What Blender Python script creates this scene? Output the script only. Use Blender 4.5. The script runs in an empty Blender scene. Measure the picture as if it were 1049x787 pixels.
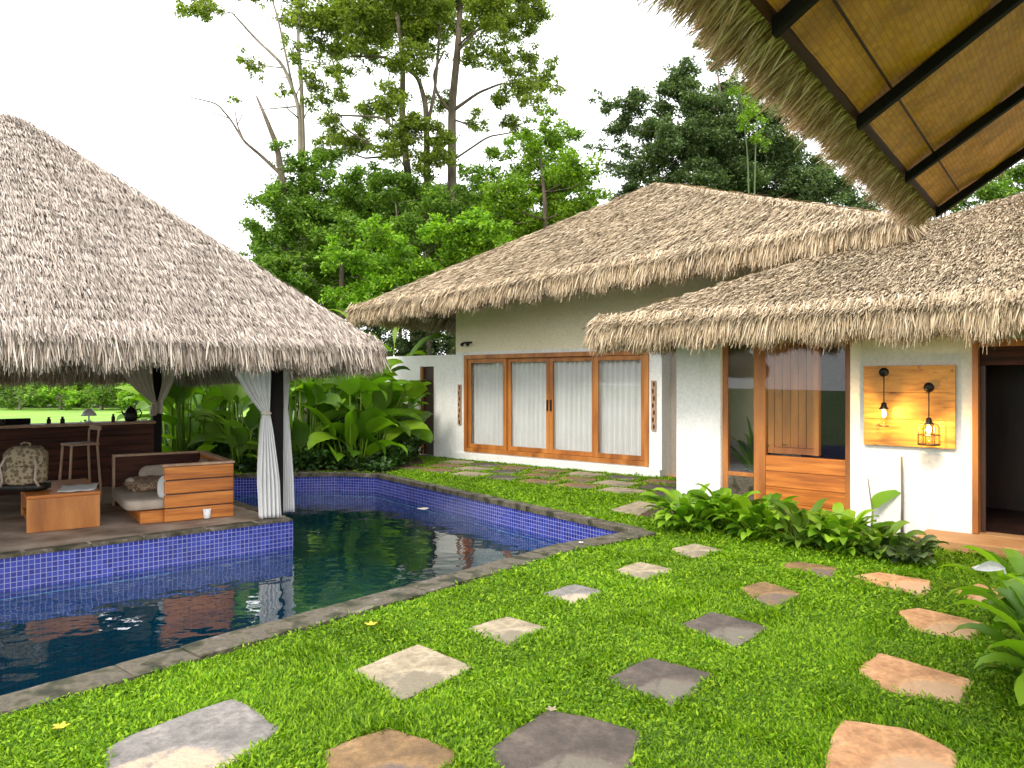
import bpy, math, random
import numpy as np
from mathutils import Vector
random.seed(7); rng = np.random.default_rng(7)
R = math.radians
S = bpy.context.scene
C = S.collection

# ------------------------------------------------------------------ camera, light, exposure
EYE = 1.7; F_PX = 780.0; CX = 524.5; HZ = 390.0
cam_d = bpy.data.cameras.new('camera'); cam = bpy.data.objects.new('camera', cam_d); C.objects.link(cam)
cam.location = (0, 0, EYE); cam.rotation_euler = (R(90), 0, 0)
cam_d.sensor_width = 36; cam_d.lens = 36 * F_PX / 1049; cam_d.shift_y = -3.5 / 1049
cam_d.clip_start = 0.05; cam_d.clip_end = 2000
S.camera = cam
SUN_EL, SUN_AZ = 42, 214          # azimuth measured clockwise from +Y
w = bpy.data.worlds.new('World'); S.world = w; w.use_nodes = True
wn = w.node_tree; bg = wn.nodes['Background']
sky = wn.nodes.new('ShaderNodeTexSky'); sky.sky_type = 'NISHITA'; sky.sun_disc = False
sky.sun_elevation = R(SUN_EL); sky.sun_rotation = R(SUN_AZ); sky.air_density = 1; sky.dust_density = 6
mixw = wn.nodes.new('ShaderNodeMix'); mixw.data_type = 'RGBA'; mixw.inputs[0].default_value = 0.9
mixw.inputs[7].default_value = (11.2, 11.3, 11.5, 1)          # the cloud layer of an overcast sky
wn.links.new(sky.outputs[0], mixw.inputs[6]); wn.links.new(mixw.outputs[2], bg.inputs[0])
bg.inputs[1].default_value = 0.145
sd = bpy.data.lights.new('sun', 'SUN'); sun = bpy.data.objects.new('sun', sd); C.objects.link(sun)
sd.energy = 1.5; sd.angle = R(14); sd.color = (1.0, .93, .82)
sv = Vector((math.sin(R(SUN_AZ)) * math.cos(R(SUN_EL)), math.cos(R(SUN_AZ)) * math.cos(R(SUN_EL)), math.sin(R(SUN_EL))))
sun.rotation_euler = sv.to_track_quat('Z', 'Y').to_euler()
S.view_settings.view_transform = 'Standard'; S.view_settings.look = 'None'
S.view_settings.exposure = 0.80; S.view_settings.gamma = 1
S.render.engine = 'CYCLES'
S.cycles.max_bounces = 8; S.cycles.transparent_max_bounces = 12

# ------------------------------------------------------------------ helpers
def G(px, py, z=0.0):
    Y = F_PX * (EYE - z) / (py - HZ); return np.array([(px - CX) * Y / F_PX, Y, z])
def P(px, py, Y):
    return np.array([(px - CX) * Y / F_PX, Y, EYE + (HZ - py) * Y / F_PX])
V3 = lambda *a: np.array(a, float)
def nrm(v):
    v = np.asarray(v, float); return v / (np.linalg.norm(v, axis=-1, keepdims=True) + 1e-9)

class Frame:                                    # a wall's own axes: s along it, t into the building, z up
    def __init__(s, o, ang):
        s.o = np.array([o[0], o[1], 0.0]); s.d = V3(math.cos(ang), math.sin(ang), 0); s.m = V3(-math.sin(ang), math.cos(ang), 0)
    def p(s, a, b, z=0): return s.o + s.d * a + s.m * b + V3(0, 0, z)
    def s_at(s, px, t=0):
        o = s.o + s.m * t; r = (px - CX) / F_PX
        return (r * o[1] - o[0]) / (s.d[0] - r * s.d[1])
    def at(s, px, py, t=0):
        a = s.s_at(px, t); y = s.p(a, t)[1]; return a, EYE + (HZ - py) * y / F_PX

class MB:
    def __init__(s): s.v = []; s.f = []; s.n = 0; s.uv = []; s.sm = False
    def add(s, v, f):
        v = np.asarray(v, float).reshape(-1, 3); s.v.append(v)
        f = np.asarray(f, int) if not isinstance(f, list) else f
        if isinstance(f, np.ndarray): s.f.append(f + s.n)
        else:
            for q in f: s.f.append(np.array([q]) + s.n)
        s.n += len(v); return s
    def hexa(s, c):                               # 8 corners: bottom 4 then top 4
        return s.add(c, [(0,3,2,1),(4,5,6,7),(0,1,5,4),(1,2,6,5),(2,3,7,6),(3,0,4,7)])
    def box(s, F, a0, a1, b0, b1, z0, z1):
        if a0 > a1: a0, a1 = a1, a0
        if b0 > b1: b0, b1 = b1, b0
        return s.hexa([F.p(a0,b0,z0),F.p(a1,b0,z0),F.p(a1,b1,z0),F.p(a0,b1,z0),F.p(a0,b0,z1),F.p(a1,b0,z1),F.p(a1,b1,z1),F.p(a0,b1,z1)])
    def prism(s, pts, z0, z1, bev=0.0):
        pts = np.asarray(pts, float)[:, :2]
        if np.sum(pts[:,0]*np.roll(pts[:,1],-1)-pts[:,1]*np.roll(pts[:,0],-1)) < 0: pts = pts[::-1]
        n = len(pts); rings = []; c = pts.mean(0)
        lv = [(1, z0), (1, z1)] if bev <= 0 else [(1, z0), (1, z1 - bev), (1 - bev*2.5/ max(.05,np.linalg.norm(pts-c,axis=1).mean()), z1)]
        for k, z in lv: rings.append(np.c_[c + (pts - c) * k, np.full(n, z)])
        f = [tuple(reversed(range(n)))]
        for r in range(len(lv) - 1):
            for i in range(n):
                j = (i+1) % n; f.append((r*n+i, r*n+j, (r+1)*n+j, (r+1)*n+i))
        f.append(tuple(range((len(lv)-1)*n, len(lv)*n)))
        return s.add(np.vstack(rings), f)
    def tube(s, pts, rad, k=8, cap=True):
        pts = np.asarray(pts, float); n = len(pts)
        rad = np.full(n, rad) if np.isscalar(rad) else np.asarray(rad, float)
        t = nrm(np.gradient(pts, axis=0)); out = []
        up = V3(0,0,1) if abs(t[0][2]) < .9 else V3(1,0,0)
        x = nrm(np.cross(up, t[0]))
        for i in range(n):
            x = nrm(x - t[i] * np.dot(x, t[i])); y = np.cross(t[i], x)
            a = np.arange(k) / k * 2 * math.pi
            out.append(pts[i] + rad[i] * (np.cos(a)[:,None]*x + np.sin(a)[:,None]*y))
        f = []
        for i in range(n-1):
            for j in range(k):
                j2 = (j+1) % k; f.append((i*k+j, i*k+j2, (i+1)*k+j2, (i+1)*k+j))
        if cap: f.append(tuple(reversed(range(k)))); f.append(tuple((n-1)*k + j for j in range(k)))
        return s.add(np.vstack(out), f)
    def lathe(s, c, prof, k=16):                  # prof: (radius, z) up the axis
        c = np.asarray(c, float)
        return s.tube_rings([(c + V3(0,0,z), r) for r, z in prof], k)
    def tube_rings(s, rings, k):
        a = np.arange(k)/k*2*math.pi; out = []
        for c, r in rings: out.append(c + r*np.c_[np.cos(a), np.sin(a), np.zeros(k)])
        f = []
        for i in range(len(rings)-1):
            for j in range(k):
                j2 = (j+1)%k; f.append((i*k+j, i*k+j2, (i+1)*k+j2, (i+1)*k+j))
        f.append(tuple(reversed(range(k)))); f.append(tuple((len(rings)-1)*k+j for j in range(k)))
        return s.add(np.vstack(out), f)
    def grid(s, pts):                             # pts[nu][nv][3]
        pts = np.asarray(pts, float); nu, nv = pts.shape[:2]
        f = [(i*nv+j, i*nv+j+1, (i+1)*nv+j+1, (i+1)*nv+j) for i in range(nu-1) for j in range(nv-1)]
        return s.add(pts.reshape(-1,3), np.array(f))
    def blob(s, c, r, ax=(V3(1,0,0), V3(0,1,0), V3(0,0,1)), nu=12, nv=16, e=1.0, noise=0.0):
        pts = []
        for i in range(nu+1):
            th = math.pi*i/nu; row = []
            for j in range(nv+1):
                ph = 2*math.pi*(j%nv)/nv
                f = lambda q: math.copysign(abs(q)**e, q)
                q = (f(math.sin(th))*f(math.cos(ph)), f(math.sin(th))*f(math.sin(ph)), f(math.cos(th)))
                k = 1 + noise*math.sin(7*ph+3*th)*math.sin(5*th+2)
                row.append(np.asarray(c)+sum(r[m]*q[m]*k*ax[m] for m in range(3)))
            pts.append(row)
        return s.grid(pts)
    def scatter(s, tv, tf, pos, X, Y, Z, sx, sy, sz):
        tv = np.asarray(tv, float); n = len(pos); k = len(tv)
        f1 = lambda q: np.broadcast_to(np.asarray(q, float), (n,))[:, None, None]
        v = pos[:,None,:] + tv[None,:,0:1]*f1(sx)*X[:,None,:] + tv[None,:,1:2]*f1(sy)*Y[:,None,:] + tv[None,:,2:3]*f1(sz)*Z[:,None,:]
        tf = np.asarray(tf, int)
        f = (tf[None] + (np.arange(n)*k)[:,None,None]).reshape(-1, tf.shape[1])
        return s.add(v.reshape(-1,3), f)

def mat_wood_dummy(): pass
ROOTLOC = {}
def build(name, mb, mat, parent=None, smooth=False, loc=None, uv=None):
    V = np.vstack(mb.v)
    base = ROOTLOC.get(parent.name, V3(0,0,0)) if parent else (np.asarray(loc, float) if loc is not None else V3(0,0,0))
    V = V - base
    me = bpy.data.meshes.new(name)
    sizes = np.concatenate([np.full(len(f), f.shape[1]) for f in mb.f]); idx = np.concatenate([f.ravel() for f in mb.f])
    me.vertices.add(len(V)); me.vertices.foreach_set('co', V.astype(np.float32).ravel())
    me.loops.add(len(idx)); me.loops.foreach_set('vertex_index', idx.astype(np.int32))
    me.polygons.add(len(sizes)); st = np.concatenate([[0], np.cumsum(sizes)[:-1]])
    me.polygons.foreach_set('loop_start', st.astype(np.int32)); me.polygons.foreach_set('loop_total', sizes.astype(np.int32))
    if uv is not None:
        l = me.uv_layers.new(name='UVMap'); l.data.foreach_set('uv', np.asarray(uv, np.float32).ravel())
    me.update(calc_edges=True); me.validate()
    me.polygons.foreach_set('use_smooth', [bool(smooth)]*len(me.polygons))
    me.materials.append(mat)
    o = bpy.data.objects.new(name, me); C.objects.link(o)
    if parent: o.parent = parent
    else: o.location = base
    ROOTLOC[o.name] = base
    return o
def tag(o, label=None, cat=None, group=None, kind=None):
    if label: o['label'] = label
    if cat: o['category'] = cat
    if group: o['group'] = group
    if kind: o['kind'] = kind
    return o
def thing(name, label, cat, loc, group=None):
    o = bpy.data.objects.new(name, None); C.objects.link(o); o.location = tuple(loc); o.empty_display_size = .2
    ROOTLOC[o.name] = np.asarray(loc, float); return tag(o, label, cat, group)
def bevel(o, w=.008, seg=2):
    m = o.modifiers.new('bevel', 'BEVEL'); m.width = w; m.segments = seg; m.limit_method = 'ANGLE'; m.angle_limit = R(40); return o
def copy_tree(o, parent=None):
    c = o.copy(); C.objects.link(c); c.parent = parent
    for ch in list(o.children): copy_tree(ch, c)
    return c

# ------------------------------------------------------------------ materials
def NM(name):
    m = bpy.data.materials.new(name); m.use_nodes = True; nt = m.node_tree
    return m, nt, nt.nodes['Principled BSDF']
def N(nt, t, **k):
    n = nt.nodes.new('ShaderNode' + t)
    for a, b in k.items(): setattr(n, a, b)
    return n
def ramp(nt, fac, stops):
    r = N(nt, 'ValToRGB'); e = r.color_ramp.elements
    e[0].position = stops[0][0]; e[0].color = (*stops[0][1], 1); e[1].position = stops[-1][0]; e[1].color = (*stops[-1][1], 1)
    for p, c in stops[1:-1]:
        q = e.new(p); q.color = (*c, 1)
    nt.links.new(fac, r.inputs[0]); return r.outputs[0]
def tex(nt, kind='Noise', scale=5, detail=4, vec=None, sc=None, rough=.5, **k):
    n = N(nt, 'Tex' + kind); n.inputs['Scale'].default_value = scale
    if kind == 'Noise': n.inputs['Detail'].default_value = detail; n.inputs['Roughness'].default_value = rough
    if vec is None: vec = N(nt, 'TexCoord').outputs['Object']
    if sc is not None:
        mp = N(nt, 'Mapping'); mp.inputs['Scale'].default_value = sc; nt.links.new(vec, mp.inputs[0]); vec = mp.outputs[0]
        if 'rot' in k: mp.inputs['Rotation'].default_value = k['rot']
    nt.links.new(vec, n.inputs['Vector']); return n
def mix(nt, fac, a, b, mode='MIX'):
    m = N(nt, 'Mix', data_type='RGBA', blend_type=mode)
    for i, q in ((0, fac), (6, a), (7, b)):
        if isinstance(q, (int, float)): m.inputs[i].default_value = q
        elif isinstance(q, tuple): m.inputs[i].default_value = (*q, 1)
        else: nt.links.new(q, m.inputs[i])
    return m.outputs[2]
def bump(nt, h, strength=.3, dist=.01):
    b = N(nt, 'Bump'); b.inputs['Strength'].default_value = strength; b.inputs['Distance'].default_value = dist
    nt.links.new(h, b.inputs['Height']); return b.outputs[0]
def surf(name, stops, scale=6, sc=None, rough=.7, bs=.3, bd=.01, detail=6, fine=60, metal=0, spec=.5, rot=None):
    m, nt, p = NM(name)
    kw = {'rot': rot} if rot else {}
    t = tex(nt, 'Noise', scale, detail, sc=sc or (1,1,1), **kw); c = ramp(nt, t.outputs['Fac'], stops)
    t2 = tex(nt, 'Noise', fine, 3, sc=sc or (1,1,1), **kw)
    c = mix(nt, .22, c, ramp(nt, t2.outputs['Fac'], [(.3, (.3,.3,.3)), (.7, (1,1,1))]), 'MULTIPLY')
    nt.links.new(c, p.inputs['Base Color']); p.inputs['Roughness'].default_value = rough; p.inputs['Metallic'].default_value = metal
    p.inputs['Specular IOR Level'].default_value = spec
    nt.links.new(bump(nt, t2.outputs['Fac'], bs, bd), p.inputs['Normal']); return m
def leafmat(name, dark, mid, light, trans=.35, rough=.45, spec=.4):
    m, nt, p = NM(name); g = N(nt, 'NewGeometry')
    c = ramp(nt, g.outputs['Random Per Island'], [(0, dark), (.5, mid), (1, light)])
    big = tex(nt, 'Noise', .9, 2); c = mix(nt, .5, c, ramp(nt, big.outputs['Fac'], [(.3, tuple(.6*x for x in (1,1,1))), (.7, (1.35,1.35,1.2))]), 'MULTIPLY')
    nt.links.new(c, p.inputs['Base Color']); p.inputs['Roughness'].default_value = rough; p.inputs['Specular IOR Level'].default_value = spec
    tr = N(nt, 'BsdfTranslucent'); nt.links.new(mix(nt, 1.0, c, (1.3,1.5,.5), 'MULTIPLY'), tr.inputs[0])
    ms = N(nt, 'MixShader'); ms.inputs[0].default_value = trans
    nt.links.new(p.outputs[0], ms.inputs[1]); nt.links.new(tr.outputs[0], ms.inputs[2])
    nt.links.new(ms.outputs[0], nt.nodes['Material Output'].inputs[0]); return m
def thatchmat(name, stops):
    m, nt, p = NM(name); g = N(nt, 'NewGeometry'); c = ramp(nt, g.outputs['Random Per Island'], stops)
    n1 = tex(nt, 'Noise', 1.5, 7); c = mix(nt, .6, c, ramp(nt, n1.outputs['Fac'], [(.3,(.70,.685,.67)), (.5,(.99,.98,.97)), (.72,(1.14,1.12,1.10))]), 'MULTIPLY')
    nt.links.new(c, p.inputs['Base Color']); p.inputs['Roughness'].default_value = .75; p.inputs['Specular IOR Level'].default_value = .2
    return m
M = {}
M['thatch_grey'] = thatchmat('thatch_grey', [(0,(.14,.115,.095)),(.12,(.29,.24,.20)),(.5,(.44,.375,.32)),(.85,(.54,.47,.41)),(1,(.65,.58,.515))])
M['thatch_gold'] = thatchmat('thatch_gold', [(0,(.17,.12,.07)),(.15,(.32,.245,.155)),(.5,(.45,.355,.235)),(.85,(.56,.455,.315)),(1,(.68,.575,.42))])
M['thatch_porch'] = thatchmat('thatch_porch', [(0,(.24,.12,.055)),(.3,(.50,.30,.17)),(.7,(.74,.50,.32)),(1,(.93,.74,.55))])
M['plaster_cream'] = None
M['thatch_eave'] = thatchmat('thatch_eave', [(0,(.17,.115,.06)),(.3,(.38,.285,.175)),(.6,(.50,.39,.255)),(1,(.64,.53,.38))])
M['thatch_eave_grey'] = thatchmat('thatch_eave_grey', [(0,(.16,.12,.085)),(.3,(.38,.30,.235)),(.6,(.52,.44,.36)),(1,(.70,.62,.54))])
M['thatch_base'] = surf('thatch_base', [(.3,(.10,.075,.05)),(.7,(.22,.165,.11))], 8, rough=.95)
M['plaster'] = surf('plaster', [(.3,(.78,.775,.75)),(.55,(.84,.835,.81)),(.75,(.87,.865,.85))], 1.3, rough=.85, bs=.15, fine=25, spec=.2)
# plaster darkened with soft blotches of mildew of their own shape
def stain(m, col, sc):
    nt = m.node_tree; p = nt.nodes['Principled BSDF']; l = p.inputs['Base Color'].links[0].from_socket
    a = tex(nt, 'Noise', 2.2, 9, sc=sc, rough=.7); f = ramp(nt, a.outputs['Fac'], [(.52,(0,0,0)),(.75,(.42,.42,.42))]); nt.links.new(mix(nt, f, l, col), p.inputs['Base Color'])
stain(M['plaster'], (.46,.42,.33), (1,1,.28))
M['plaster_cream'] = surf('plaster_cream', [(.3,(.84,.75,.54)),(.55,(.88,.79,.58)),(.75,(.90,.82,.62))], 1.3, rough=.85, bs=.15, fine=25, spec=.2)
M['teak'] = surf('teak', [(.28,(.22,.07,.015)),(.5,(.42,.15,.03)),(.72,(.58,.24,.055))], 5, sc=(1,1,.18), rough=.42, bs=.12, bd=.004, fine=90)
M['teak_h'] = surf('teak_h', [(.28,(.27,.075,.010)),(.5,(.52,.165,.022)),(.72,(.70,.27,.045))], 4, sc=(.35,.35,5), rough=.45, bs=.15, bd=.004, fine=30)
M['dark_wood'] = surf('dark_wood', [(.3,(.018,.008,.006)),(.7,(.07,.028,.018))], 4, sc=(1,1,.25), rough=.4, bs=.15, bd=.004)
M['bar_wood'] = surf('bar_wood', [(.3,(.020,.005,.003)),(.7,(.09,.024,.010))], 4, sc=(.4,.4,6), rough=.6, spec=.25, bs=.2, bd=.004)
M['black_wood'] = surf('black_wood', [(.3,(.004,.004,.004)),(.7,(.014,.010,.009))], 6, sc=(1,1,.2), rough=.7, spec=.15)
M['light_wood'] = surf('light_wood', [(.3,(.30,.17,.10)),(.7,(.50,.33,.21))], 8, sc=(1,1,.3), rough=.6)
M['black_metal'] = surf('black_metal', [(.3,(.012,.012,.012)),(.7,(.035,.03,.025))], 20, rough=.4, metal=.6)
M['fabric_white'] = surf('fabric_white', [(.3,(.83,.82,.80)),(.7,(.89,.885,.87))], 3, rough=.95, fine=180, bs=.1, bd=.002)
def sheer(m):
    nt = m.node_tree; p = nt.nodes['Principled BSDF']; t = N(nt, 'BsdfTranslucent'); t.inputs[0].default_value = (.88,.89,.9,1)
    ms = N(nt, 'MixShader'); ms.inputs[0].default_value = .18; nt.links.new(p.outputs[0], ms.inputs[1]); nt.links.new(t.outputs[0], ms.inputs[2]); nt.links.new(ms.outputs[0], nt.nodes['Material Output'].inputs[0])
sheer(M['fabric_white'])
M['fabric_cream'] = surf('fabric_cream', [(.3,(.58,.50,.40)),(.7,(.70,.62,.50))], 3, rough=.95, fine=180, bs=.1, bd=.002)
M['fabric_taupe'] = surf('fabric_taupe', [(.3,(.34,.28,.22)),(.7,(.50,.42,.34))], 5, rough=.95, fine=200, bs=.2, bd=.002)
M['porcelain'] = surf('porcelain', [(.3,(.8,.8,.8)),(.7,(.86,.86,.86))], 3, rough=.2, bs=.02)
M['taupe_paint'] = surf('taupe_paint', [(.3,(.30,.25,.21)),(.7,(.38,.33,.28))], 2, sc=(1,1,.2), rough=.6)
M['soil'] = surf('soil', [(.3,(.03,.018,.01)),(.7,(.10,.06,.03))], 6, rough=.95, bs=.8, bd=.03)
M['lawn_soil'] = surf('lawn_soil', [(.3,(.035,.085,.006)),(.6,(.075,.16,.01)),(.8,(.10,.20,.012))], 3, rough=.95, bs=.8, bd=.03)
M['field'] = surf('field', [(.3,(.16,.33,.03)),(.7,(.26,.46,.05))], .5, rough=.9, bs=.6, bd=.05)
M['deck_stone'] = surf('deck_stone', [(.25,(.10,.07,.05)),(.45,(.27,.20,.15)),(.6,(.40,.32,.25)),(.8,(.50,.43,.36))], 2.2, rough=.7, bs=.4, detail=9)
M['coping'] = surf('coping', [(.34,(.018,.02,.007)),(.44,(.055,.050,.025)),(.52,(.115,.095,.065)),(.58,(.07,.06,.042)),(.72,(.21,.18,.14))], 7.0, rough=.85, bs=.6, detail=10, fine=45)
M['step'] = surf('step', [(.3,(.42,.20,.07)),(.7,(.60,.33,.14))], 3, rough=.7)
M['bulb'], nt, p = NM('bulb'); p.inputs['Emission Color'].default_value = (1,.62,.2,1); p.inputs['Emission Strength'].default_value = 14
def stone(name, a, b, c, wear):
    m, nt, p = NM(name); n = tex(nt, 'Noise', 2.4, 10, rough=.62); f = tex(nt, 'Noise', 26, 6)
    col = ramp(nt, n.outputs['Fac'], [(.28, a), (.5, b), (.72, c)])
    col = mix(nt, .6, col, ramp(nt, f.outputs['Fac'], [(.3,(.45,.44,.42)),(.68,(1.2,1.2,1.2))]), 'MULTIPLY')
    wn_ = tex(nt, 'Noise', 1.1, 8, rough=.65); msk = ramp(nt, wn_.outputs['Fac'], [(.53,(0,0,0)),(.57,(1,1,1))])
    col = mix(nt, msk, col, wear)
    nt.links.new(col, p.inputs['Base Color']); p.inputs['Roughness'].default_value = .75
    h = mix(nt, .5, n.outputs['Fac'], f.outputs['Fac']); nt.links.new(bump(nt, h, .9, .035), p.inputs['Normal']); return m
M['stone_grey'] = stone('stone_grey', (.11,.10,.09), (.22,.20,.185), (.35,.31,.27), (.44,.34,.24))
M['stone_dark'] = stone('stone_dark', (.035,.028,.022), (.095,.072,.058), (.19,.145,.115), (.15,.13,.10))
M['stone_beige'] = stone('stone_beige', (.17,.14,.085), (.37,.30,.20), (.54,.45,.33), (.20,.17,.115))
M['stone_brown'] = stone('stone_brown', (.08,.05,.022), (.23,.135,.055), (.38,.24,.11), (.14,.10,.075))
M['stone_orange'] = stone('stone_orange', (.30,.13,.05), (.56,.29,.13), (.70,.42,.22), (.48,.30,.17))

# glass: sees through, mirrors at grazing angles
def schlick(nt, base, power, normal=None):
    lw = N(nt, 'LayerWeight'); lw.inputs['Blend'].default_value = .5
    if normal is not None: nt.links.new(normal, lw.inputs['Normal'])
    a = N(nt, 'Math', operation='POWER'); nt.links.new(lw.outputs['Facing'], a.inputs[0]); a.inputs[1].default_value = power
    b = N(nt, 'Math', operation='MULTIPLY_ADD'); nt.links.new(a.outputs[0], b.inputs[0]); b.inputs[1].default_value = 1-base; b.inputs[2].default_value = base
    b.use_clamp = True; return b.outputs[0]
def glass(name, tint, base=.06):
    m, nt, p = NM(name); nt.nodes.remove(p)
    t = N(nt, 'BsdfTransparent'); t.inputs[0].default_value = (*tint, 1); g = N(nt, 'BsdfGlossy'); g.inputs['Roughness'].default_value = .01
    ms = N(nt, 'MixShader'); nt.links.new(schlick(nt, base, 4.5), ms.inputs[0])
    nt.links.new(t.outputs[0], ms.inputs[1]); nt.links.new(g.outputs[0], ms.inputs[2])
    nt.links.new(ms.outputs[0], nt.nodes['Material Output'].inputs[0]); return m
M['glass'] = glass('glass', (.96,.97,.97), .035); M['lamp_glass'] = glass('lamp_glass', (.97,.93,.8), .03)
def watermat():
    m, nt, p = NM('water'); nt.nodes.remove(p)
    t = N(nt, 'BsdfTransparent'); t.inputs[0].default_value = (.16,.66,.72,1)
    g = N(nt, 'BsdfGlossy'); g.inputs['Roughness'].default_value = .015; g.inputs[0].default_value = (1,1,1,1)
    n1 = tex(nt, 'Noise', 1.5, 3, sc=(1,1,1)); n2 = tex(nt, 'Noise', 7, 2, sc=(1,1,1))
    h = mix(nt, .10, n1.outputs['Fac'], n2.outputs['Fac']); b = bump(nt, h, .5, .042)
    nt.links.new(b, g.inputs['Normal'])
    ms = N(nt, 'MixShader'); nt.links.new(schlick(nt, .035, 3.6, b), ms.inputs[0]); nt.links.new(t.outputs[0], ms.inputs[1]); nt.links.new(g.outputs[0], ms.inputs[2])
    nt.links.new(ms.outputs[0], nt.nodes['Material Output'].inputs[0]); return m
M['water'] = watermat()
def tilemat(name, c1, c2, mortar):
    m, nt, p = NM(name); b = N(nt, 'TexBrick'); b.offset = 0; b.squash = 1
    uv = N(nt, 'TexCoord').outputs['UV']; nt.links.new(uv, b.inputs['Vector'])
    for k, q in (('Scale',1),('Brick Width',.05),('Row Height',.05),('Mortar Size',.0035),('Mortar Smooth',.1),('Bias',0)): b.inputs[k].default_value = q
    b.inputs['Color1'].default_value = (*c1,1); b.inputs['Color2'].default_value = (*c2,1); b.inputs['Mortar'].default_value = (*mortar,1)
    n = tex(nt, 'Noise', 2, 4); c = mix(nt, .4, b.outputs['Color'], ramp(nt, n.outputs['Fac'], [(.3,(.6,.6,.65)),(.7,(1.2,1.2,1.2))]), 'MULTIPLY')
    nt.links.new(c, p.inputs['Base Color']); p.inputs['Roughness'].default_value = .18
    nt.links.new(bump(nt, b.outputs['Fac'], -.3, .003), p.inputs['Normal']); return m
M['tile'] = tilemat('tile', (.010,.016,.17), (.032,.05,.32), (.23,.24,.42))
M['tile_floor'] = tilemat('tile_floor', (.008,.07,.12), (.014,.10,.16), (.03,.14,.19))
def weavemat():
    m, nt, p = NM('woven_bamboo')
    uv = N(nt, 'TexCoord').outputs['UV']
    b = N(nt, 'TexBrick'); nt.links.new(uv, b.inputs['Vector']); b.offset = .5
    for k, q in (('Scale',1),('Brick Width',.034),('Row Height',.017),('Mortar Size',.0007),('Bias',0)): b.inputs[k].default_value = q
    b.inputs['Color1'].default_value = (.80,.29,.022,1); b.inputs['Color2'].default_value = (.96,.40,.04,1); b.inputs['Mortar'].default_value = (.50,.15,.01,1)
    n = tex(nt, 'Noise', 2.2, 9, vec=uv, rough=.65); c = mix(nt, .9, b.outputs['Color'], ramp(nt, n.outputs['Fac'], [(.32,(.38,.30,.2)),(.48,(.9,.85,.8)),(.7,(1.25,1.2,1.1))]), 'MULTIPLY')
    nt.links.new(c, p.inputs['Base Color']); p.inputs['Roughness'].default_value = .6
    nt.links.new(bump(nt, b.outputs['Fac'], -.6, .006), p.inputs['Normal']); return m
M['weave'] = weavemat()
def panelwood():
    m, nt, p = NM('lamp_board'); n = tex(nt, 'Noise', 3, 5, sc=(1,1,7)); c = ramp(nt, n.outputs['Fac'], [(.3,(.34,.13,.018)),(.5,(.55,.25,.04)),(.75,(.66,.34,.07))])
    k = tex(nt, 'Noise', 9, 4, sc=(1,1,2.2)); c = mix(nt, ramp(nt, k.outputs['Fac'], [(.64,(0,0,0)),(.72,(1,1,1))]), c, (.16,.06,.015))
    nt.links.new(c, p.inputs['Base Color']); p.inputs['Roughness'].default_value = .5; return m
M['board'] = panelwood()
def pattern(name, a, b, c):
    m, nt, p = NM(name); v = tex(nt, 'Voronoi', 22); col = ramp(nt, v.outputs['Distance'], [(.1,a),(.35,b),(.6,c)])
    nt.links.new(col, p.inputs['Base Color']); p.inputs['Roughness'].default_value = .9; return m
M['pattern'] = pattern('patterned_fabric', (.42,.35,.27), (.09,.045,.025), (.30,.20,.13))
M['canvas'] = pattern('camouflage_canvas', (.20,.15,.09), (.085,.06,.03), (.30,.24,.15))
M['bark'] = surf('bark', [(.3,(.06,.045,.03)),(.7,(.19,.15,.10))], 5, sc=(1,1,.3), rough=.9, bs=.6, bd=.03)
M['bark_pale'] = surf('bark_pale', [(.3,(.12,.10,.07)),(.7,(.30,.26,.20))], 5, sc=(1,1,.3), rough=.9)
M['leaf_olive'] = leafmat('leaf_olive', (.065,.095,.014), (.17,.22,.035), (.33,.38,.075), .5)
M['leaf_dark'] = leafmat('leaf_dark', (.030,.058,.022), (.085,.135,.048), (.19,.25,.10), .34)
M['leaf_mid'] = leafmat('leaf_mid', (.040,.090,.012), (.12,.225,.024), (.25,.37,.05), .38)
M['leaf_bright'] = leafmat('leaf_bright', (.05,.13,.007), (.16,.32,.015), (.32,.50,.03), .38)
M['leaf_yellowgreen'] = leafmat('leaf_yellowgreen', (.06,.13,.008), (.15,.26,.015), (.28,.42,.03), .38)
M['blade'] = leafmat('blade', (.045,.105,.004), (.14,.29,.006), (.32,.47,.02), .35, .55, .2)
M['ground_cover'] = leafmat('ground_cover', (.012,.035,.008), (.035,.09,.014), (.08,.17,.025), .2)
M['yellow'] = surf('yellow_leaf', [(.3,(.62,.36,.02)),(.7,(.80,.55,.04))], 20, rough=.6)
M['petal'] = surf('petal', [(.3,(.74,.74,.72)),(.7,(.85,.85,.82))], 20, rough=.5)

# ------------------------------------------------------------------ plan of the place
def inpoly(x, y, poly):
    poly = np.asarray(poly)[:, :2]; c = np.zeros(np.shape(x), bool); j = len(poly)-1
    for i in range(len(poly)):
        xi, yi = poly[i]; xj, yj = poly[j]
        c ^= ((yi > y) != (yj > y)) & (x < (xj-xi)*(y-yi)/(yj-yi+1e-12)+xi); j = i
    return c
UA = math.atan2(.664, .747)
PU = V3(.747,.664,0); PV = V3(-.664,.747,0)
E1 = V3(-2.67, 9.27, 0)
N0, N1, N2 = V3(-5.3,.97,0), V3(.505,7.8,0), V3(1.43,8.55,0)
N3, N3b = V3(-2.45,13.75,0), V3(-3.2,13.95,0)
N4 = E1 + PV*5.6; FL = E1 - PU*7.2
POOL = [N0, N1, N2, N3, N3b, N4, E1, FL]
WL = -.33
from mathutils.geometry import tessellate_polygon
outer = [V3(-400,-60,0), V3(400,-60,0), V3(400,700,0), V3(-400,700,0)]
tri = tessellate_polygon([[Vector(p) for p in outer], [Vector(p) for p in POOL]])
mb = MB(); mb.add(np.array(outer+POOL), np.array([t for t in tri]))
tag(build('lawn_ground', mb, M['lawn_soil']), kind='structure')
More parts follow.
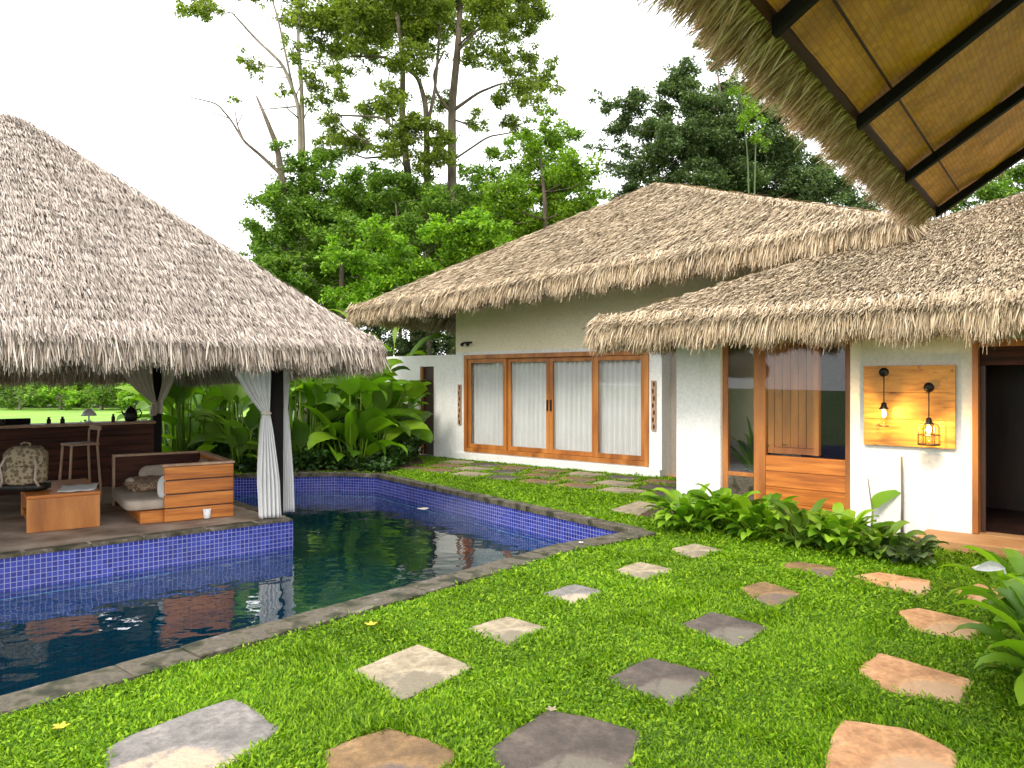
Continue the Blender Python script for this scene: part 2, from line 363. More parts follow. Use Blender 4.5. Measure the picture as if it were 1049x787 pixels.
# bottom and sides of the pool, with tile coordinates in metres
mb = MB(); uvs = []; lw_ = MB(); uvl = []
for i in range(len(POOL)):
    a, b = POOL[i], POOL[(i+1) % len(POOL)]; L = np.linalg.norm(b-a); top = -0.008 if i in (5, 6) else 0.0
    inn = V3(-(b-a)[1], (b-a)[0], 0)/L*.004
    mb.add([a+inn+V3(0,0,-.40), b+inn+V3(0,0,-.40), b+inn+V3(0,0,top), a+inn+V3(0,0,top)], [(0,1,2,3)])
    uvs += [(0,0), (L,0), (L,.4+top), (0,.4+top)]
    lw_.add([a+inn+V3(0,0,-1.5), b+inn+V3(0,0,-1.5), b+inn+V3(0,0,-.401), a+inn+V3(0,0,-.401)], [(0,1,2,3)]); uvl += [(0,0), (L,0), (L,1.1), (0,1.1)]  # dark lower tile also stands in for light absorbed by the water
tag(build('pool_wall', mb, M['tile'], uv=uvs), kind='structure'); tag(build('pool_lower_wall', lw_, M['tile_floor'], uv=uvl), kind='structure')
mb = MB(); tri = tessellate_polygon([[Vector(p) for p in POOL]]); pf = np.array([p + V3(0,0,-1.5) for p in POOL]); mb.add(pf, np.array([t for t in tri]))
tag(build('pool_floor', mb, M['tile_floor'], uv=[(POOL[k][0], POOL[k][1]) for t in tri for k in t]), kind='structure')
mb = MB(); mb.add(np.array([p + V3(0,0,WL) for p in POOL]), np.array([t for t in tri]))
tag(build('pool_water', mb, M['water']), kind='structure')
# coping of separate stones
def coping(name, a, b, wdt, blk, z1, side=1, over=.02, mat='coping', z0=-.05):
    mb = MB(); a = np.array(a); b = np.array(b); L = np.linalg.norm(b-a); d = (b-a)/L; n = V3(d[1], -d[0], 0)*side; x = 0
    while x < L - .02:
        l = min(L-x, blk*random.uniform(.7,1.35)); l = l if L-x-l > .12 else L-x
        k = max(2, int(l/.09)); j = lambda: random.uniform(-.007,.007)
        top = [a+d*(x+.003+(l-.006)*i/k)+n*(-over+j()) for i in range(k+1)]; bot = [a+d*(x+.003+(l-.006)*i/k)+n*(wdt+j()*1.8) for i in range(k, -1, -1)]
        mb.prism(top+bot, z0, z1+random.uniform(-.004,.004), .008); x += l
    tag(build(name, mb, M[mat]), kind='structure')
coping('pool_coping', N0, N1, .25, .55, .035); coping('pool_coping', N1, N2, .27, .5, .033); coping('pool_coping', N2+nrm(N3-N2)*.03, N3, .14, .5, .022)
coping('pool_coping', N3, N3b, .14, .4, .02); coping('pool_coping', N3b, N4, .14, .4, .02)
# pavilion platform
PF = Frame(E1, UA)                                # s = +u, t = back
def pf(a, b, z=0): return E1 - PU*a + PV*b + V3(0,0,z)
mb = MB(); mb.prism([pf(.02,.02), pf(7.2,.02), pf(7.2,5.9), pf(.02,5.9)], -.1, .025)
tag(build('platform', mb, M['deck_stone']), kind='structure')
coping('platform_edge', FL, E1, .15, .7, .032, -1, .012, z0=-.006); coping('platform_edge', N4, E1+PV*.2, .15, .7, .032, 1, .012, z0=-.006)
# rice field and far bank
mb = MB(); mb.add([(-70,19,.01), (-6.8,19,.01), (-14,47,.01), (-90,47,.01)], [(0,1,2,3)]); tag(build('rice_field', mb, M['field']), kind='structure')

# ------------------------------------------------------------------ thatch
SV = [(-.5,0,0),(.5,0,0),(-.42,.5,.03),(.42,.5,.03),(-.12,1,0),(.12,1,0)]; SF = [(0,1,3,2),(2,3,5,4)]
def strands(mb, pos, D, Nn, L, W, lift=.12, side=.22):
    n = len(pos); D = nrm(D + rng.normal(0, side, (n,3))*.5); X = nrm(np.cross(D, Nn)); Z = nrm(np.cross(X, D))
    a = rng.uniform(-.45,.45,n)[:,None]; X2 = nrm(X*np.cos(a)+Z*np.sin(a)); Z2 = nrm(np.cross(X2, D))
    D2 = nrm(D + Nn*rng.normal(lift, lift*.7, n)[:,None])
    mb.scatter(SV, SF, pos, X2, D2, Z2, rng.uniform(.6,1.3,n)*W, rng.uniform(.6,1.25,n)*L, L)
def roof_face(mb, e0, e1, r1, r0, dens, L=.30, W=.030, row=.16, lift=.10):
    e0, e1, r1, r0 = map(np.array, (e0, e1, r1, r0)); area = .5*np.linalg.norm(np.cross(r1-e0, r0-e1)) if not np.allclose(r0, r1) else .5*np.linalg.norm(np.cross(e1-e0, r0-e0))
    n = int(area*dens*2.2); p = rng.random(n); q = rng.random(n)
    sl = np.linalg.norm((r0+r1)/2-(e0+e1)/2); q = np.clip((np.floor(q*sl/row)+.55*rng.random(n)**1.0)*row/sl, 0, 1)
    we = np.linalg.norm(e1-e0); wr = np.linalg.norm(r1-r0); keep = rng.random(n) < (we*(1-q)+wr*q)/max(we,wr); p = p[keep]; q = q[keep]
    pos = (e0*(1-p[:,None])+e1*p[:,None])*(1-q[:,None]) + (r0*(1-p[:,None])+r1*p[:,None])*q[:,None]
    nn = nrm(np.cross(e1-e0, (r0+r1)/2-e0)); nn = nn if nn[2] > 0 else -nn
    dn = nrm(np.cross(np.cross(nn, V3(0,0,-1)), nn)); dn = dn if dn[2] < 0 else -dn
    # the course runs thick and thin
    pos = pos + nn*rng.uniform(.0,.05,len(pos))[:,None]
    strands(mb, pos, np.tile(dn,(len(pos),1)), np.tile(nn,(len(pos),1)), L, W, lift)
    return nn, dn
def fringe(mb, e0, e1, dn, per_m, L=.38, W=.034, layers=((0,.05,.75),(-.10,.02,.6),(-.2,-.02,.5)), vert=.9):
    e0, e1 = np.array(e0), np.array(e1); out = nrm(V3(dn[0],dn[1],0)); l = np.linalg.norm(e1-e0)
    for off, dz, vv in layers:
        n = int(l*per_m); p = rng.random(n)[:,None]
        tuft = .5+.5*np.sin(p[:,0]*l*9+rng.normal(0,.6,n))                       # uneven bunches
        pos = e0*(1-p)+e1*p+out*(off+rng.normal(0,.03,n))[:,None]+V3(0,0,1)*(dz+rng.normal(0,.03,n))[:,None]
        D = nrm(dn*(1-vv*vert)+V3(0,0,-1)*vv*vert+rng.normal(0,.10,(n,3)))
        Ls = L*(.7+.45*tuft*rng.random(n)+.15*rng.random(n))
        X = nrm(np.cross(D, out)); Z = nrm(np.cross(X, D)); a = rng.uniform(-1.1,1.1,n)[:,None]; X2 = nrm(X*np.cos(a)+Z*np.sin(a)); Z2 = nrm(np.cross(X2,D))
        mb.scatter(SV, SF, pos, X2, D, Z2, rng.uniform(.5,1.2,n)*W, Ls, L)
def hip_caps(mb, a, b, L=.3, W=.035, per_m=260, spread=.07, raise_=.03):
    a, b = np.array(a), np.array(b); l = np.linalg.norm(b-a); n = int(l*per_m); p = rng.random(n)[:,None]; d = nrm(b-a)
    sd = nrm(np.cross(d, V3(0,0,1))); r = rng.normal(0,1,n)
    pos = a*(1-p)+b*p+sd*(r*spread)[:,None]+V3(0,0,1)*(raise_-abs(r)*.02)[:,None]
    D = nrm(np.tile(d,(n,1))*(.75 if d[2] < -.05 else .1)+sd*(np.sign(r)*rng.uniform(.25,.8,n))[:,None]+V3(0,0,-.35))
    strands(mb, pos, D, np.tile(V3(0,0,1),(n,1)), L, W, .08)
EAVE_LAYERS = ((0,-.01,.75),(-.10,-.02,.6),(-.2,-.06,.5))
def roof(parent, mats, corners, r0, r1, dens, L=.3, W=.03, seen=(0,), thick=.2, fr=420, frL=.4, frW=.034, drop=None, base='thatch_base'):
    """corners: front-left, front-right, back-right, back-left at the upper edge; r0, r1 the ridge ends"""
    c = [np.array(q, float) for q in corners]; r0 = np.array(r0, float); r1 = np.array(r1, float)
    faces = [(c[0],c[1],r1,r0), (c[1],c[2],r1,r1), (c[2],c[3],r0,r1), (c[3],c[0],r0,r0)]
    body = MB(); t = V3(0,0,-thick)
    pts = c + [r0, r1]; allv = pts + [q+t for q in pts]
    same = np.allclose(r0, r1); 
    body.add(allv, [(0,1,5,4) if not same else (0,1,5), (1,2,5), (2,3,4,5) if not same else (2,3,5), (3,0,4),
                    (7,6,10,11) if not same else (7,6,11), (8,7,11), (9,8,11,10) if not same else (9,8,11), (6,9,10),
                    (0,6,7,1), (1,7,8,2), (2,8,9,3), (3,9,6,0)])
    ro = build('roof', body, M[base], parent)
    th = MB(); fg = MB()
    for i, f in enumerate(faces):
        v = i in seen
        nn, dn = roof_face(th, *f, dens if v else dens*.3, L, W if v else W*1.8)
        fringe(fg, f[0], f[1], dn, fr if v else fr*.4, frL, frW, EAVE_LAYERS)
        fringe(th, f[0], f[1], dn, fr*.55 if v else fr*.2, frL*.75, frW*.9, ((-.04,.06,.45),(-.16,.10,.25)))
    for a, b in ((r0,c[0]), (r1,c[1]), (r1,c[2]), (r0,c[3])): hip_caps(th, a, b, L, W)
    if not same: hip_caps(th, r0, r1, L, W)
    build('thatch', th, M[mats[0]], ro); build('thatch_fringe', fg, M[mats[1]], ro)
    return ro

# ------------------------------------------------------------------ pavilion by the pool
PG = 'posts of the pool pavilion'
pav = thing('pavilion', 'open pool pavilion with a steep grey-brown thatched roof on dark posts, left of the pool', 'pavilion', pf(2.5,2.6,.025))
ez = 2.13
pc = [pf(8.6,-.55,ez), pf(-.9,-.55,ez), pf(-.9,5.85,ez-.20), pf(8.6,5.85,ez-.20)]
roof(pav, ('thatch_grey','thatch_eave_grey'), pc, pf(5.4,2.65,5.02), pf(2.42,2.65,5.02), 2000, .17, .0125, (0,1), .16, 1000, .28, .018)
POSTS = [(.07,.32), (.07,5.03), (5.9,.32), (5.9,5.03)]
for a, b in POSTS:
    m = MB(); m.box(Frame(pf(a,b), UA), -.07, .07, -.07, .07, .02, 2.15); bevel(build('post', m, M['black_wood'], pav), .012)
for k, (q0, q1) in enumerate(((0,1),(2,3),(0,2),(1,3))):
    A, B = pf(*POSTS[q0]), pf(*POSTS[q1]); ang = math.atan2((B-A)[1], (B-A)[0]); L = np.linalg.norm(B-A)
    bz = -.15 if k == 1 else 0
    m = MB(); m.box(Frame(A, ang), -.1, L+.1, -.045, .045, 1.93+.002*k+bz, 2.07+.002*k+bz); build('beam', m, M['light_wood' if 0 else 'teak'], pav)
for k in range(9):                                # rafters under the thatch
    a = .4+.62*k
    for b0, b1, s in ((-.4,2.65,1),(5.7,2.65,-1)):
        kk = min(.80, (a+.6)/3.25)
        m = MB(); m.tube([pf(a,b0,ez-.13), pf(a, b0+(b1-b0)*kk, ez-.20+2.8*kk)], .035, 6); build('rafter', m, M['bar_wood'], pav)
# tied-back curtains
def curtain(name, label, top0, top1, tie, foot, ztop, ztie, zfoot, wt, wf, mat, seed, loc, group=None, depth=.05, wtie=.07):
    rr = random.Random(seed); pts = []; nu, nv = 40, 48; ph = rr.uniform(0,6)
    top0, top1, tie, foot = map(np.array, (top0, top1, tie, foot))
    for i in range(nu+1):
        u = i/nu; row = []
        z = ztop+(zfoot-ztop)*u; ut = (ztop-ztie)/(ztop-zfoot)
        for j in range(nv+1):
            v = j/nv
            if u < ut:
                k = u/ut; e = k**1.6; c0 = top0*(1-e)+tie*e; c1 = top1*(1-e)+tie*e; ax = nrm(top1-top0)
                p = c0*(1-v)+c1*v + ax*(v-.5)*wtie*e; amp = .020+.008*k
            else:
                k = (u-ut)/(1-ut); ax = nrm(top1-top0); e = min(1, k*1.5)**.7; c = tie*(1-k)+foot*k
                p = c + ax*(v-.5)*(wtie*(1-e)+wf*e); amp = .026+.008*e
            nn = V3(-ax[1], ax[0], 0); f = math.sin(v*math.pi*2*5.5+ph+.8*math.sin(u*5))+.4*math.sin(v*31+u*4)
            row.append([*(p+nn*amp*f)[:2], z + (.012*math.sin(v*30) if i == nu else 0)])
        pts.append(row)
    m = MB(); m.grid(pts); o = build(name, m, M[mat], smooth=True, loc=loc)
    sl = o.modifiers.new('cloth', 'SOLIDIFY'); sl.thickness = .004
    return o
T1 = pf(.07+.12,.28)
def at_pf(px, b, z=0):                            # a point of the vertical plane t=b under a pixel column
    F_ = Frame(E1, UA); s = F_.s_at(px, b); return F_.p(s, b, z)
cu = curtain('curtain', '', at_pf(238,.20), at_pf(277,.20), at_pf(272.5,.24), at_pf(276.5,.16), 1.98, 1.30, .035, .4, .27, 'fabric_white', 3, at_pf(272,.2))
tag(cu, 'long white curtain tied back on the front right post, hanging to the platform edge', 'curtain')
m = MB(); q = at_pf(272.5,.24); m.blob(q+V3(0,0,1.30), (.065,.06,.03)); build('tie', m, M['fabric_cream'], cu, smooth=True)
cu = curtain('curtain', '', at_pf(289,.42), at_pf(296,.42), at_pf(292,.42), at_pf(295,.42), 1.98, 1.34, .035, .4, .16, 'fabric_white', 8, at_pf(292,.42), wtie=.05)
tag(cu, 'narrow white curtain gathered behind the front right post, at the platform corner', 'curtain')
bp = pf(.07,5.03)
cu = curtain('curtain', '', bp-PU*.62-PV*.12, bp-PU*.1-PV*.12, bp-PU*.08-PV*.14, bp-PU*.10-PV*.14, 1.96, 1.33, 1.12, .3, .10, 'fabric_cream', 5, bp-PU*.1)
tag(cu, 'cream curtain tied back on the left of the rear post, beside the bar', 'curtain')
m = MB(); m.blob(bp-PU*.08-PV*.14+V3(0,0,1.33), (.06,.055,.03)); build('tie', m, M['fabric_cream'], cu, smooth=True)
cu = curtain('curtain', '', bp+PU*.08-PV*.10, bp+PU*.16-PV*.5, bp+PU*.03-PV*.13, bp+PU*.02-PV*.13, 1.96, 1.36, 1.15, .3, .1, 'fabric_cream', 6, bp+PU*.1)
tag(cu, 'short cream curtain gathered onto the right of the rear pavilion post', 'curtain')

# bar counter
bar = thing('bar_counter', 'long dark red-brown wooden bar counter along the back of the pavilion', 'bar', pf(3,4.5,.025))
BF = Frame(pf(0,4.45), UA)
m = MB()
for k in range(6): m.box(BF, -5.6, -.28, 0, .03, .04+.16*k, .04+.16*k+.152)
build('front_panel', m, M['bar_wood'], bar)
m = MB(); m.box(BF, -5.62, -.26, -.05, .42, 1.003, 1.045); bevel(build('counter_top', m, M['light_wood'], bar), .006)
m = MB(); m.box(BF, -5.6, -.28, .36, .39, .03, 1.0); m.box(BF, -.31, -.28, .032, .358, .03, 1.0); build('back_panel', m, M['dark_wood'], bar)
m = MB(); m.box(BF, -5.6, -1.95, .30, .40, 1.047, 1.13); tag(bevel(build('shelf_box', m, M['black_wood'], loc=BF.p(-3,.35,1.047)), .01), 'long low black box along the back edge of the bar top', 'box')
def on_bar(px, b=.2): F2 = BF; return F2.p(F2.s_at(px, b), b, 1.047)
for px, h, r, lab in ((50,.10,.03,'small dark jar on the bar top, left of the two jars by the lamp'), (64,.10,.032,'small dark jar on the bar top, next to the white lamp'), (116,.12,.028,'small dark bottle on the bar top beside the kettle'), (3,.09,.035,'squat dark jar at the far left of the bar top')):
    q = on_bar(px); m = MB(); m.lathe(q, [(r*.9,0),(r,.01),(r,h*.6),(r*.55,h*.72),(r*.5,h*.8)], 14); o = thing('bottle' if px == 116 else 'jar', lab, 'bottle' if px == 116 else 'jar', q)
    build('glass_body', m, M['black_metal'], o, smooth=True); m = MB(); m.lathe(q+V3(0,0,h*.8), [(r*.62,.001),(r*.66,.01),(r*.6,h*.2)], 14); build('lid', m, M['dark_wood'], o)
q = on_bar(134); o = thing('kettle', 'dark round kettle with a loop handle on the bar top near the rear post', 'kettle', q)
m = MB(); m.lathe(q, [(.075,0),(.09,.02),(.10,.07),(.092,.14),(.07,.18),(.055,.2)], 20); build('kettle_body', m, M['black_metal'], o, smooth=True)
m = MB(); m.lathe(q+V3(0,0,.2), [(.056,.001),(.05,.015),(.015,.025),(.018,.045),(.004,.05)], 16); build('lid', m, M['black_metal'], o, smooth=True)
m = MB(); m.tube([q+PU*.08+V3(0,0,.17), q+PU*.13+V3(0,0,.19), q+PU*.165+V3(0,0,.13), q+PU*.14+V3(0,0,.06), q+PU*.09+V3(0,0,.04)], .011, 8); build('handle', m, M['black_metal'], o, smooth=True)
m = MB(); m.tube([q-PU*.08+V3(0,0,.09), q-PU*.12+V3(0,0,.13), q-PU*.14+V3(0,0,.17)], [.02,.014,.01], 8); build('spout', m, M['black_metal'], o, smooth=True)
q = on_bar(91); o = thing('table_lamp', 'small white shaded lamp standing on the middle of the bar top', 'lamp', q)
m = MB(); m.lathe(q, [(.06,0),(.06,.012),(.012,.02),(.012,.11)], 16); build('lamp_stand', m, M['porcelain'], o, smooth=True)
m = MB(); m.lathe(q+V3(0,0,.10), [(.11,0),(.105,.03),(.05,.10),(.02,.115)], 20); build('lamp_shade', m, M['porcelain'], o, smooth=True)
# bar stool
SB = Frame(G(82,516) , UA+.15); 
o = thing('bar_stool', 'tall wooden bar stool standing in front of the bar, left of the sofa', 'stool', SB.o)
hs = .84
m = MB(); m.box(SB, -.19, .19, -.17, .17, hs-.03, hs); bevel(build('seat', m, M['light_wood'], o), .01)
for sx in (-1,1):
    for sy in (-1,1):
        m = MB(); m.tube([SB.p(sx*.21, sy*.19, .03), SB.p(sx*.165, sy*.15, hs-.03)], .017, 8); build('leg', m, M['light_wood'], o)
for sy in (-1,1): m = MB(); m.tube([SB.p(-.2, sy*.18, .28), SB.p(.2, sy*.18, .28)], .013, 8); build('footrest', m, M['light_wood'], o)
m = MB(); m.tube([SB.p(.17,-.15,hs), SB.p(.18,-.16,hs+.16), SB.p(.2,-.15,hs+.22)], .014, 8); m.tube([SB.p(.17,.15,hs), SB.p(.18,.16,hs+.16), SB.p(.2,.15,hs+.22)], .014, 8)
m.box(SB, .19, .215, -.16, .16, hs+.17, hs+.23); build('backrest', m, M['light_wood'], o)
# low table
TF = Frame(G(26.7,546.7,.03), R(35)); tl = .72; 
o = thing('low_table', 'low orange-brown wooden table with solid panel ends at the left of the pavilion', 'table', TF.p(.35,.7,.03))
m = MB(); m.box(TF, 0, tl, -.01, 1.38, .40, .435); bevel(build('tabletop', m, M['teak_h'], o), .006)
for t0 in (0, 1.33): m = MB(); m.box(TF, .004, tl-.004, t0, t0+.04, .03, .398); bevel(build('end_panel', m, M['teak'], o), .005)
m = MB(); m.box(TF, .02, .05, .042, 1.328, .08, .13); build('rail', m, M['teak_h'], o); m = MB(); m.box(TF, .02, .05, .042, 1.328, .33, .396); build('apron', m, M['teak_h'], o)
m = MB(); m.box(TF, tl-.05, tl-.02, .042, 1.328, .30, .396); build('apron', m, M['teak_h'], o)
m = MB(); pts = [[TF.p(.30+.38*i/8+.1*j/8, .12+.62*j/8, .4385+.006*math.sin(i*1.7+j)) for j in range(9)] for i in range(9)]; m.grid(pts); o = build('paper_sheet', m, M['fabric_white'], smooth=True, loc=TF.p(.5,.4,.44))
so = o.modifiers.new('s', 'SOLIDIFY'); so.thickness = .003; tag(o, 'crumpled white sheet lying on the low table, right of the backpack', 'sheet')
# backpack
q = TF.p(.02,.52,.436); KF = Frame(q, R(8))
o = thing('backpack', 'brown and khaki camouflage backpack with a black base standing on the low table', 'backpack', q)
m = MB(); m.blob(KF.p(0,0,.436+.27), (.215,.15,.245), (KF.d,KF.m,V3(0,0,1)), 14, 22, .55, .06); build('bag_body', m, M['canvas'], o, smooth=True)
m = MB(); m.blob(KF.p(0,0,.436+.05), (.24,.155,.05), (KF.d,KF.m,V3(0,0,1)), 10, 18, .45); build('bag_base', m, M['black_metal'], o, smooth=True)
m = MB(); m.blob(KF.p(0,-.14,.436+.19), (.16,.05,.11), (KF.d,KF.m,V3(0,0,1)), 10, 18, .6, .05); build('front_pocket', m, M['canvas'], o, smooth=True)
m = MB(); m.tube([KF.p(-.05,0,.93), KF.p(-.045,0,.975), KF.p(0,0,.99), KF.p(.045,0,.975), KF.p(.05,0,.93)], .012, 8); build('handle', m, M['canvas'], o, smooth=True)
for sx in (-1,1): m = MB(); m.tube([KF.p(sx*.15,-.13,.84), KF.p(sx*.19,-.18,.72), KF.p(sx*.17,-.17,.58), KF.p(sx*.2,-.14,.5)], .014, 8); build('strap', m, M['fabric_taupe'], o, smooth=True)
# sofa daybed
SO = Frame(G(239.5,528.6,.03), R(34))             # s negative = towards its seat, t back
o = thing('sofa', 'low wooden plank sofa with taupe seat cushion facing left on the pavilion platform', 'sofa', SO.p(-.5,.8,.03))
m = MB()
for k in range(4): m.box(SO, -.79, 0, 0, .05, .03+.165*k, .03+.165*k+.150)
bevel(build('arm_panel', m, M['teak_h'], o), .010)
m = MB(); m.box(SO, -.77, -.02, .014, .040, .031, .68); build('backing', m, M['dark_wood'], o)
m = MB(); m.box(SO, -.82, .012, -.012, .062, .682, .712); bevel(build('arm_rail', m, M['light_wood'], o), .005)
m = MB()
for k in range(4): m.box(SO, -.05, 0, .06, 1.66, .03+.165*k, .03+.165*k+.158)
build('back_panel', m, M['teak_h'], o)
m = MB(); m.box(SO, -.06, .012, .064, 1.72, .682, .71); build('back_rail', m, M['light_wood'], o)
m = MB(); m.box(SO, -1.12, 0, 1.665, 1.71, .03, .68); build('arm_panel', m, M['bar_wood'], o)
m = MB(); m.box(SO, -1.15, -.065, 1.65, 1.725, .682, .71); m.box(SO, -1.15, -1.12, 1.65, 1.725, .03, .681); build('arm_rail', m, M['light_wood'], o)
m = MB(); m.box(SO, -1.04, -.06, .06, 1.66, .03, .17); build('seat_base', m, M['teak_h'], o)
m = MB(); 
m.blob(SO.p(-.63,.86,.235), (.56,.775,.065), (SO.d,SO.m,V3(0,0,1)), 14, 40, .22, 0); build('seat_cushion', m, M['fabric_taupe'], o, smooth=True)
def pillow(s, t, z, rx, ry, rz, tilt, mat, lab, yaw=0, e=.62):
    a = SO.d*math.cos(yaw)+SO.m*math.sin(yaw); b = V3(-a[1],a[0],0); zz = V3(0,0,1)
    u = a*math.cos(tilt)+zz*math.sin(tilt); n = -a*math.sin(tilt)+zz*math.cos(tilt)
    m = MB(); c = SO.p(s,t,z); m.blob(c, (rx,ry,rz), (u,b,n), 14, 28, e, .03); oo = build('cushion', m, M[mat], smooth=True, loc=c-V3(0,0,rz)); tag(oo, lab, 'cushion', 'loose cushions on the sofa')
pillow(-.16,.38,.50,.19,.24,.07,R(72),'pattern','brown patterned cushion leaning behind the plank end of the sofa, nearest the cup')
pillow(-.17,.92,.48,.19,.24,.07,R(75),'pattern','brown patterned cushion in the middle of the sofa back')
pillow(-.62,.28,.40,.17,.2,.06,R(58),'fabric_white','small white cushion showing past the plank end of the sofa', R(80))
pillow(-.62,1.42,.40,.18,.25,.07,R(60),'fabric_taupe','grey-brown cushion leaning on the far end of the sofa', R(90))
m = MB(); c = SO.p(-.78,1.12,.36); m.blob(c, (.30,.40,.09), (SO.d,SO.m,V3(0,0,1)), 16, 30, .8, .10); oo = build('blanket', m, M['pattern'], smooth=True, loc=c); tag(oo, 'rumpled patterned blanket heaped on the far part of the sofa seat', 'blanket')
m = MB(); c = SO.p(-.98,1.12,.36); m.tube([SO.p(-.96,.86,.345), SO.p(-1.0,1.05,.37), SO.p(-.98,1.25,.37), SO.p(-.9,1.46,.35)], [.05,.075,.075,.05], 12); oo = build('bolster', m, M['fabric_cream'], smooth=True, loc=c); tag(oo, 'rolled cream towel along the edge of the patterned blanket', 'towel')
q = G(212,531,.034); m = MB(); m.lathe(q, [(.033,0),(.038,.01),(.05,.12),(.046,.12),(.034,.02)], 18); oo = build('cup', m, M['porcelain'], smooth=True, loc=q); tag(oo, 'white paper cup standing on the platform in front of the plank end of the sofa', 'cup')
q = G(300-30, 508, .03)

# ------------------------------------------------------------------ villa with the sliding doors
ANG = math.atan2(-.647, .762)
H = Frame((-1.23,16.67), ANG)
def wall_grid(mb, F, s0, s1, z0, z1, th, holes, t0=0):
    xs = sorted({s0, s1, *[h[0] for h in holes], *[h[1] for h in holes]}); zs = sorted({z0, z1, *[h[2] for h in holes], *[h[3] for h in holes]})
    for i in range(len(xs)-1):
        for j in range(len(zs)-1):
            cx, cz = (xs[i]+xs[i+1])/2, (zs[j]+zs[j+1])/2
            if not any(h[0] < cx < h[1] and h[2] < cz < h[3] for h in holes): mb.box(F, xs[i], xs[i+1], t0, t0+th, zs[j], zs[j+1])
v1 = thing('villa', 'white villa with golden thatched roof and four curtained sliding doors across the pool', 'villa', H.p(3,2))
w0, w1 = H.s_at(476), H.s_at(665); wz0, wz1 = .17, 2.25; se = H.s_at(678)
m = MB(); wall_grid(m, H, 0, se, 0, 2.32, .18, [(w0,w1,wz0,wz1)])
m.box(H, 0, .18, .181, 4.8, 0, 3.95); m.box(H, .18, se+5.2, 4.62, 4.8, 0, 3.95); m.box(H, se+5.02, se+5.2, .18, 4.62, 0, 3.95)
m.box(H, se-.18, se, .18, 1.2, 0, 2.42); m.box(H, se, se+5.0, 1.02, 1.2, 0, 2.42)
build('wall', m, M['plaster'], v1)
m = MB(); m.box(H, 0, se, 0, .18, 2.321, 3.95); m.box(H, se, se+5.2, 0, .18, 2.42, 3.95); build('upper_wall', m, M['plaster_cream'], v1)
m = MB(); m.box(H, .185, se+5.0, .185, 4.6, -.05, .02); build('floor', m, M['step'], v1)
m = MB(); m.box(H, -.02, se+.01, -.09, -.002, -.02, .13); build('plinth', m, M['plaster'], v1)
m = MB(); m.box(H, se+.003, se+1.1, .30, .34, .02, 2.40); build('side_door', m, M['taupe_paint'], v1)
c0 = V3(-3.48,16.49,3.24); c1 = c0 + H.d*10.95; c1[2] = 3.70; 
roof(v1, ('thatch_gold','thatch_eave'), [c0, c1, c1+H.m*7.6+V3(0,0,-.3), c0+H.m*7.6], c0+H.d*5.42+H.m*3.55+V3(0,0,2.5), c0+H.d*5.5+H.m*3.55+V3(0,0,2.5), 1500, .20, .016, (0,), .18, 900, .34, .022)
# door frame, panels, curtains
m = MB(); fw = .085
m.box(H, w0, w1, -.03, .15, wz1-fw, wz1); m.box(H, w0, w1, -.03, .15, wz0, wz0+fw); m.box(H, w0, w0+fw, -.03, .15, wz0+fw, wz1-fw); m.box(H, w1-fw, w1, -.03, .15, wz0+fw, wz1-fw)
df = bevel(build('door_frame', m, M['teak'], v1), .004)
iw0, iw1 = w0+fw+.003, w1-fw-.003; pw = (iw1-iw0)/4
for k in range(4):
    a, b = iw0+pw*k+.001, iw0+pw*(k+1)-.001; t = .01 if k in (0,3) else .052; st = .085; m = MB()
    m.box(H, a, a+st, t, t+.04, wz0+fw+.004, wz1-fw-.004); m.box(H, b-st, b, t, t+.04, wz0+fw+.004, wz1-fw-.004)
    m.box(H, a+st, b-st, t, t+.04, wz0+fw+.004, wz0+fw+.09); m.box(H, a+st, b-st, t, t+.04, wz1-fw-.09, wz1-fw-.004)
    pn = bevel(build('sliding_door', m, M['teak'], v1), .004)
    m = MB(); m.box(H, a+st+.001, b-st-.001, t+.017, t+.023, wz0+fw+.091, wz1-fw-.091); build('pane', m, M['glass'], pn)
    if k in (1,2): m = MB(); m.box(H, (b-.055 if k == 1 else a+.03), (b-.03 if k == 1 else a+.055), t-.03, t-.001, 1.1, 1.32); build('handle', m, M['black_metal'], pn)
    pts = []
    for i in range(97):
        u = i/96; x = a+(b-a)*u; pts.append([H.p(x, .150+.042*math.sin(u*2*math.pi*8.5+k*1.3+.7*math.sin(u*9+k))*(.6+.4*z/2), .2+z*(wz1-.25)/2) for z in np.linspace(0,2,6)])
    m = MB(); m.grid(pts); c_ = build('curtain', m, M['fabric_white'], v1, smooth=True)
def wall_strip(px, y0, y1, lab):
    s, za = H.at(px, y0, -.03); _, zb = H.at(px, y1, -.03); o = thing('carved_panel', lab, 'ornament', H.p(s,-.03,zb), 'carved strips on the villa wall')
    m = MB(); m.box(H, s-.045, s+.045, -.035, -.003, zb, za); build('board', m, M['light_wood'], o)
    m = MB(); n = 7
    for i in range(n): m.blob(H.p(s+.01*(-1)**i, -.037, zb+(i+.5)*(za-zb)/n), (.018,.010,(za-zb)/n*.38), (H.d,H.m,V3(0,0,1)), 6, 10)
    build('carving', m, M['bar_wood'], o, smooth=True)
wall_strip(470.5, 394, 435, 'narrow vertical carved wood strip on the white wall left of the sliding doors')
wall_strip(669.5, 390, 441, 'narrow vertical carved wood strip on the white wall right of the sliding doors')
s, z = H.at(478, 351, -.05); o = thing('wall_light', 'small dark twin wall light high on the villa wall left of the sliding doors', 'light', H.p(s,-.02,z))
m = MB(); m.box(H, s-.10, s+.12, -.03, -.002, z-.02, z+.02); build('mounting_plate', m, M['black_metal'], o)
for dx in (-.07,.09): m = MB(); m.tube([H.p(s+dx,-.031,z), H.p(s+dx,-.09,z-.02), H.p(s+dx,-.13,z-.06)], [.02,.03,.042], 10); build('lamp_head', m, M['black_metal'], o, smooth=True)
